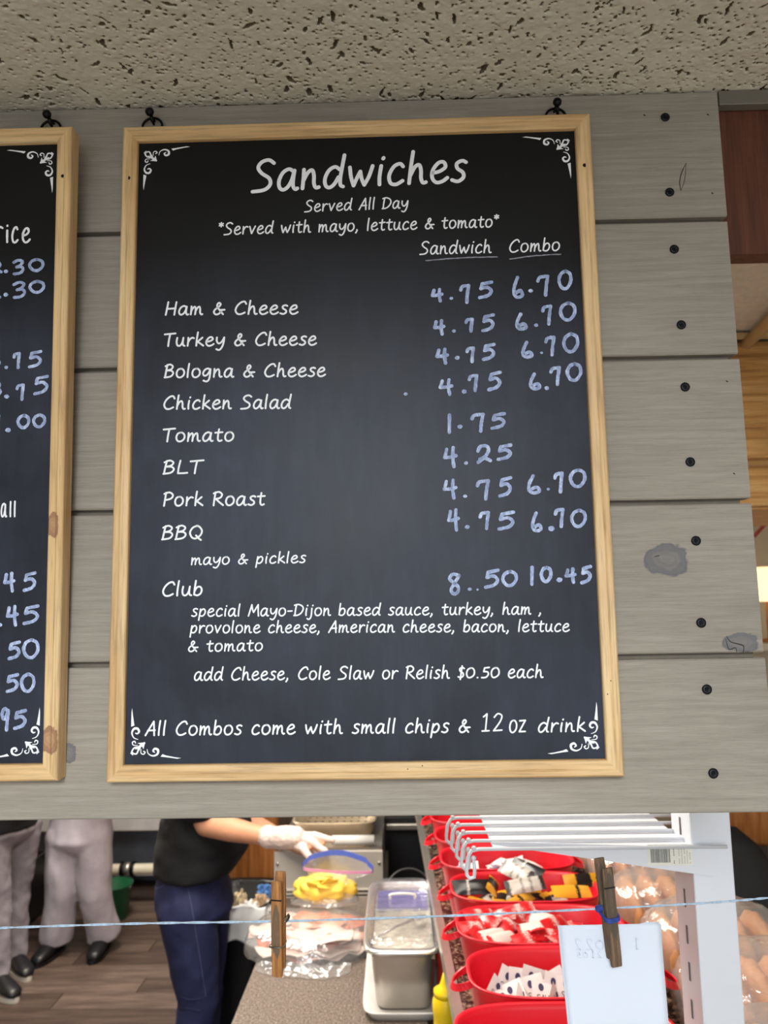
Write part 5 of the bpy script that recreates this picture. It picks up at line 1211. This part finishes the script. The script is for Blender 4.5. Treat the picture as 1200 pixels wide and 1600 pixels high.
# ================================================================== people
M_skin = plain('light_skin', (222,160,126), 0.5, var=0.05, nscale=12); M_hair = plain('brown_hair', (62,44,34), 0.6, bstr=0.4)
M_blacktee = plain('black_cotton', (20,20,24), 0.85, var=0.2, nscale=10); M_jean = plain('dark_blue_denim', (34,38,78), 0.8, var=0.16, nscale=14, bstr=0.35, bdist=0.0015)
M_sweat = plain('light_grey_jersey', (186,178,186), 0.95, var=0.06, nscale=30, bstr=0.3); M_greyj = plain('grey_denim', (138,131,136), 0.9, var=0.10, nscale=22, bstr=0.3)
M_shoe = plain('black_shoe_leather', (18,18,22), 0.4); M_sole = plain('white_rubber_sole', (206,200,190), 0.6); M_glove = plain('clear_vinyl_glove', (236,214,206), 0.3, var=0.06, nscale=30, bstr=0.3)
def make_person(J, face, cloth, label, org):
    """J: joints in world; face: unit horizontal vector the person looks along"""
    t = thing('person', label, 'person', org); f_ = Vector(face).normalized(); s_ = Vector((0, 0, 1)).cross(f_)   # s_ = person's left
    b_ = MB(); pv, ch, nk, hd = J['pelvis'], J['chest'], J['neck'], J['head']
    Rf = Matrix((f_, s_, Vector((0, 0, 1)))).transposed()
    b_.ell(pv, (0.095, 0.145, 0.11), Rf); b_.ell(pv.lerp(ch, 0.5), (0.095, 0.130, 0.16), Rf); b_.ell(ch, (0.105, 0.155, 0.17), Rf)
    b_.tube([ch+Vector((0, 0, 0.08)), nk, hd-Vector((0, 0, 0.03))], [0.075, 0.052, 0.05], 14)
    b_.ell(hd+Vector((0, 0, 0.02)), (0.094, 0.076, 0.105), Rf); b_.ell(hd+f_*0.025-Vector((0, 0, 0.055)), (0.062, 0.055, 0.06), Rf)
    b_.ell(hd+f_*0.095-Vector((0, 0, 0.010)), (0.020, 0.013, 0.022), Rf); b_.ell(hd+f_*0.083-Vector((0, 0, 0.058)), (0.012, 0.024, 0.008), Rf)
    for sg in (1, -1): b_.ell(hd+s_*sg*0.078, (0.018, 0.010, 0.030), Rf)
    for S_ in ('L', 'R'):
        sh, el, wr = J['sh'+S_], J['el'+S_], J['wr'+S_]; hp, kn, an, toe = J['hp'+S_], J['kn'+S_], J['an'+S_], J['toe'+S_]
        limb(b_, [ch.lerp(sh, 0.5)+Vector((0, 0, 0.05)), sh, sh.lerp(el, 0.5), el, el.lerp(wr, 0.35), wr], [0.065, 0.058, 0.050, 0.042, 0.043, 0.028])
        limb(b_, [hp, hp.lerp(kn, 0.5), kn, kn.lerp(an, 0.35), an], [0.078, 0.064, 0.048, 0.046, 0.032]); limb(b_, [an-Vector((0, 0, 0.02)), toe+Vector((0, 0, 0.0))], [0.036, 0.026])
        hdv = J.get('hand'+S_)
        if hdv:
            palm, tips, th = hdv; ax = (palm-wr); limb(b_, [wr, wr.lerp(palm, 0.6), palm], [0.027, 0.031, 0.030])
            k0 = palm
            for i, tp_ in enumerate(tips): r0 = k0.lerp(tp_, 0.12)+ (tips[0]-tips[-1])*(0.22*(1.5-i)/1.5 if False else 0); limb(b_, [k0.lerp(tp_, 0.0), k0.lerp(tp_, 0.5)+Vector((0, 0, 0.010)), tp_], [0.012, 0.0100, 0.0080])
            limb(b_, [wr.lerp(palm, 0.5), th.lerp(palm, 0.45), th], [0.014, 0.0115, 0.009])
    body = remesh(b_, 'body', M_skin, t, 0.010, 3, org=org)
    # hair
    h = MB(); h.ell(hd+Vector((0, 0, 0.035))-f_*0.018, (0.098, 0.085, 0.102), Rf); h.ell(hd-f_*0.085-Vector((0, 0, 0.03)), (0.035, 0.05, 0.08), Rf)
    remesh(h, 'hair', M_hair, t, 0.012, 3, (0.003, 40, 0.3), org=org)
    e = MB()
    for sg in (1, -1): e.ell(hd+f_*0.082+s_*sg*0.030+Vector((0, 0, 0.012)), (0.010, 0.013, 0.009), Rf)
    rebase(e, org).build('eyes', M_hole, t)
    # shirt
    h = MB(); hem = cloth['hem']
    h.ell(ch+Vector((0, 0, -0.02)), (0.125, 0.178, 0.19), Rf); hc = Vector((pv.x, pv.y, hem))
    rr = []; c0 = ch
    for s2 in np.linspace(0, 1, 7):
        q = c0.lerp(hc, s2); bx = cloth.get('belly', 0.02)*math.sin(math.pi*min(1, s2*0.95)); rr.append([q+f_*(math.cos(a)*(0.122+bx+cloth.get('deep', 0))+bx*0.5)+s_*math.sin(a)*0.172 for a in np.linspace(0, 2*math.pi, 30, endpoint=False)])
    h.loft(rr)
    for S_ in ('L', 'R'):
        sh, el = J['sh'+S_], J['el'+S_]; limb(h, [ch.lerp(sh, 0.5)+Vector((0, 0, 0.04)), sh, sh.lerp(el, 0.62)], [0.085, 0.078, 0.070])
    h.tube([ch+Vector((0, 0, 0.10)), nk-Vector((0, 0, 0.02))], [0.10, 0.066])
    remesh(h, 'shirt', cloth['shirt'], t, 0.012, 2, (0.007, 11, 1.4), org=org)
    # trousers
    h = MB(); r0, r1, r2, r3 = cloth['legr']; wz = cloth['waist']
    wc = Vector((pv.x, pv.y, wz)); hb_ = (J['hpL']+J['hpR'])/2-Vector((0, 0, 0.02)); rr = []
    for s2 in np.linspace(0, 1, 6):
        q = wc.lerp(hb_, s2); gx_ = cloth.get('pdeep', 0.11)*(0.94+0.12*s2); gy_ = cloth.get('pwide', 0.165)*(0.93+0.1*s2); rr.append([q-f_*(0.012*math.sin(s2*3))+f_*math.cos(a)*gx_+s_*math.sin(a)*gy_ for a in np.linspace(0, 2*math.pi, 30, endpoint=False)])
    for s2, kx, ky in ((0.02, 0.95, 0.98), (0.04, 0.84, 0.88), (0.06, 0.68, 0.66), (0.08, 0.45, 0.3)):
        q = hb_-Vector((0, 0, s2)); rr.append([q+f_*math.cos(a)*cloth.get('pdeep', 0.11)*kx+s_*math.sin(a)*cloth.get('pwide', 0.165)*ky for a in np.linspace(0, 2*math.pi, 30, endpoint=False)])
    h.loft(rr)
    for S_ in ('L', 'R'):
        hp, kn, an = J['hp'+S_], J['kn'+S_], J['an'+S_]; limb(h, [hp, hp.lerp(kn, 0.5), kn, kn.lerp(an, 0.5)], [r0, (r0+r1)/2, r1, r2])
        h.tube([kn.lerp(an, 0.5), an+Vector((0, 0, cloth.get('cuff', 0.0)))], [r2, r3], 20)
    remesh(h, 'trousers', cloth['pants'], t, 0.011, 2, cloth.get('wr', (0.006, 13, 0.8)), org=org)
    for S_ in ('L', 'R'):
        an, toe = J['an'+S_], J['toe'+S_]; d = (toe-an); d.z = 0; d.normalize(); sd_ = Vector((0, 0, 1)).cross(d); base = Vector((an.x, an.y, 0.0)); rr = []
        for u, w_, hh in ((-0.075, 0.022, 0.06), (-0.06, 0.034, 0.085), (0.0, 0.038, 0.095), (0.06, 0.042, 0.075), (0.12, 0.046, 0.055), (0.17, 0.040, 0.042), (0.195, 0.022, 0.028)):
            rr.append([base+d*u+sd_*w_*math.cos(a)+Vector((0, 0, 0.020+hh*0.5+hh*0.5*math.sin(a))) for a in np.linspace(0, 2*math.pi, 18, endpoint=False)])
        sh_ = rebase(MB().loft(rr), org).build('shoe', cloth['shoe'], t)
        rr = []
        for z in (0.001, 0.024): rr.append([base+d*(0.06+0.142*math.cos(a)*0.98)+sd_*(0.046*math.sin(a)*(1+0.12*math.cos(a)))+Vector((0, 0, z)) for a in np.linspace(0, 2*math.pi, 30, endpoint=False)])
        rebase(MB().loft(rr, smooth=False), org).build('sole', cloth['sole'], sh_)
    return t
V = Vector
# worker C, side-on, reaching for the zip bag
YW = 2.28
def pc_(px, py, y=YW): return Py(px, py, y)
ptC = pc_(303, 1372); el = pc_(322, 1288, 2.12); wr_ = pc_(428, 1309, 2.04); palm = pc_(462, 1308, 2.0)
J = dict(pelvis=V((ptC.x, YW, ptC.z-0.03)), chest=V((ptC.x+0.045, YW, ptC.z+0.30)), neck=V((ptC.x+0.07, YW, ptC.z+0.50)), head=V((ptC.x+0.10, YW, ptC.z+0.62)),
         shR=V((ptC.x+0.03, 2.12, ptC.z+0.42)), elR=el, wrR=wr_, shL=V((ptC.x+0.06, YW+0.17, ptC.z+0.42)), elL=V((ptC.x+0.12, YW+0.22, ptC.z+0.16)), wrL=V((ptC.x+0.34, YW+0.10, ptC.z+0.10)),
         hpR=V((ptC.x+0.0, YW-0.085, ptC.z-0.08)), knR=pc_(312, 1562, YW-0.09), hpL=V((ptC.x+0.02, YW+0.085, ptC.z-0.08)), knL=pc_(318, 1548, YW+0.09))
J['anR'] = V((J['knR'].x-0.10, J['knR'].y, 0.085)); J['toeR'] = J['anR']+V((0.15, 0, -0.055)); J['anL'] = V((J['knL'].x-0.02, J['knL'].y, 0.085)); J['toeL'] = J['anL']+V((0.15, 0, -0.055))
tipsR = [pc_(519, 1313, 1.99), pc_(509, 1331, 1.965), pc_(500, 1336, 1.99), pc_(492, 1338, 2.03)]; thR = pc_(486, 1342, 1.95)
J['handR'] = (palm, tipsR, thR)
pL = V((ptC.x+0.41, YW+0.08, ptC.z+0.08)); J['handL'] = (pL, [pL+V((0.09, (i-1.5)*0.02, -0.02)) for i in range(4)], pL+V((0.03, -0.05, -0.02)))
J['shoulder'] = None
pcn = make_person(J, (1, 0, 0), dict(hem=pc_(300, 1361).z, belly=0.035, deep=0.02, shirt=M_blacktee, waist=pc_(300, 1350).z, legr=(0.108, 0.073, 0.068, 0.060), pants=M_jean, shoe=M_shoe, sole=M_shoe, pdeep=0.135, pwide=0.17, cuff=0.0),
                  'person in black T-shirt and dark blue jeans reaching a gloved hand to the zip bag', (ptC.x, YW, 0))
# glove over the reaching hand
g = MB(); limb(g, [wr_.lerp(el, 0.08), wr_, wr_.lerp(palm, 0.5), palm], [0.039, 0.036, 0.040, 0.036])
kb = [palm+(tp_-palm)*0.12 for tp_ in tipsR]
for tp_ in tipsR: limb(g, [palm, palm.lerp(tp_, 0.5)+V((0, 0, 0.011)), tp_], [0.019, 0.0135, 0.0105])
limb(g, [wr_.lerp(palm, 0.6), palm.lerp(thR, 0.5)+V((0, -0.006, 0)), thR], [0.021, 0.0145, 0.0110])
remesh(g, 'glove', M_glove, pcn, 0.003, 3, (0.0018, 60, 1), 'clear vinyl glove', org=(ptC.x, YW, 0))
rivet = pc_(291, 1379, YW-0.18)
# worker B from behind
fB1, fB2 = Pz(78, 1492, 0.03), Pz(158, 1486, 0.03); YB_ = (fB1.y+fB2.y)/2+0.02
def pb_(px, py, y=None): return Py(px, py, YB_ if y is None else y)
hpz = pb_(122, 1290); bx = pb_(124, 1290).x
J = dict(pelvis=V((bx, YB_, hpz.z+0.06)), chest=V((bx, YB_, hpz.z+0.40)), neck=V((bx, YB_, hpz.z+0.60)), head=V((bx, YB_-0.02, hpz.z+0.73)),
         shL=V((bx-0.18, YB_, hpz.z+0.52)), elL=V((bx-0.22, YB_-0.06, hpz.z+0.27)), wrL=V((bx-0.12, YB_-0.26, hpz.z+0.30)), shR=V((bx+0.18, YB_, hpz.z+0.52)), elR=V((bx+0.22, YB_-0.06, hpz.z+0.27)), wrR=V((bx+0.12, YB_-0.26, hpz.z+0.30)),
         hpL=pb_(101, 1305), hpR=pb_(147, 1305), knL=pb_(97, 1390), knR=pb_(147, 1390))
J['anL'] = V((pb_(82, 1470).x, fB1.y+0.09, 0.08)); J['anR'] = V((pb_(153, 1465).x, fB2.y+0.09, 0.08)); J['toeL'] = J['anL']+V((-0.02, -0.12, -0.055)); J['toeR'] = J['anR']+V((0.005, -0.12, -0.055))
for S_, sg in (('L', -1), ('R', 1)):
    w_ = J['wr'+S_]; pm_ = w_+V((0, -0.07, 0)); J['hand'+S_] = (pm_, [pm_+V(((i-1.5)*0.02, -0.085, -0.015)) for i in range(4)], pm_+V((-sg*0.045, -0.03, 0)))
make_person(J, (0, -1, 0), dict(hem=hpz.z+0.10, shirt=M_blacktee, waist=hpz.z+0.15, legr=(0.105, 0.090, 0.088, 0.090), pants=M_sweat, shoe=M_shoe, sole=M_shoe, pdeep=0.125, pwide=0.175, cuff=-0.005, wr=(0.010, 9, 0.6)),
            'person in light grey sweatpants and black shoes, standing at the rear sink', (bx, YB_, 0))
# worker A at the left edge
fA1, fA2 = Pz(26, 1506, 0.03), Pz(2, 1540, 0.03); YA = (fA1.y+fA2.y)/2
hz = Py(8, 1290, YA); ax_ = Py(14, 1290, YA).x
J = dict(pelvis=V((ax_, YA, hz.z+0.05)), chest=V((ax_-0.02, YA, hz.z+0.38)), neck=V((ax_-0.02, YA, hz.z+0.58)), head=V((ax_, YA, hz.z+0.71)),
         shL=V((ax_-0.02, YA+0.18, hz.z+0.50)), elL=V((ax_+0.02, YA+0.24, hz.z+0.25)), wrL=V((ax_+0.14, YA+0.2, hz.z+0.36)), shR=V((ax_-0.04, YA-0.18, hz.z+0.50)), elR=V((ax_-0.06, YA-0.22, hz.z+0.26)), wrR=V((ax_+0.10, YA-0.2, hz.z+0.36)),
         hpL=V((ax_+0.04, YA+0.085, hz.z)), hpR=V((ax_-0.05, YA-0.085, hz.z)), knL=Py(24, 1395, fA1.y), knR=Py(-6, 1410, fA2.y+0.03))
J['anL'] = V((Py(24, 1480, fA1.y).x, fA1.y, 0.09)); J['anR'] = V((Py(-4, 1505, fA2.y).x, fA2.y, 0.09)); J['toeL'] = J['anL']+V((0.11, -0.10, -0.055)); J['toeR'] = J['anR']+V((0.12, -0.08, -0.055))
for S_, sg in (('L', 1), ('R', -1)):
    w_ = J['wr'+S_]; pm_ = w_+V((0.07, 0, 0)); J['hand'+S_] = (pm_, [pm_+V((0.085, (i-1.5)*0.02, -0.015)) for i in range(4)], pm_+V((0.03, -sg*0.045, 0)))
make_person(J, (1, -0.2, 0), dict(hem=hz.z-0.01, shirt=M_blacktee, waist=hz.z+0.10, legr=(0.098, 0.074, 0.066, 0.062), pants=M_greyj, shoe=M_shoe, sole=M_sole, pdeep=0.125, pwide=0.165, cuff=-0.03, wr=(0.009, 14, 0.9)),
            'person in grey jeans and black sneakers with white soles at the left edge', (ax_, YA, 0))

JT = pcn
def jline(pts, y0, rr, mat, name):
    P = []
    for px, py in pts:
        P.append(Py(px, py, y0))
    ht = [c for c in JT.children if c.name.startswith('trousers')][0]; mi = ht.matrix_world.inverted() if False else None
    out = []
    for q in crom(P, 6):
        o_ = q-Vector((ptC.x, YW, 0)); d_ = (q-EYE).normalized(); st_ = o_-d_*0.5
        ok, loc, nrm, idx = ht.ray_cast(st_, d_)
        if ok: out.append(loc-d_*0.0008)
    if len(out) > 2: MB().tube(out, rr, 6).build(name, mat, JT)
M_stitch = plain('pale_blue_seam', (86,92,130), 0.8)
jline([(292,1380),(300,1420),(308,1470),(316,1520),(322,1560)], YW-0.15, 0.0012, M_stitch, 'side_seam')
jline([(243,1388),(252,1386),(258,1378),(257,1364)], YW-0.15, 0.0012, M_stitch, 'pocket_stitch')
jline([(256,1362),(270,1374),(290,1379),(310,1378)], YW-0.15, 0.0012, M_stitch, 'pocket_stitch')
jline([(278,1556),(296,1562),(316,1560)], YW-0.15, 0.0018, M_jean, 'knee_crease')
jline([(270,1578),(292,1576),(312,1580)], YW-0.15, 0.0018, M_jean, 'knee_crease')
jline([(290.5,1379),(291.5,1379.5),(292.5,1380)], YW-0.15, 0.0042, M_steel, 'rivet')
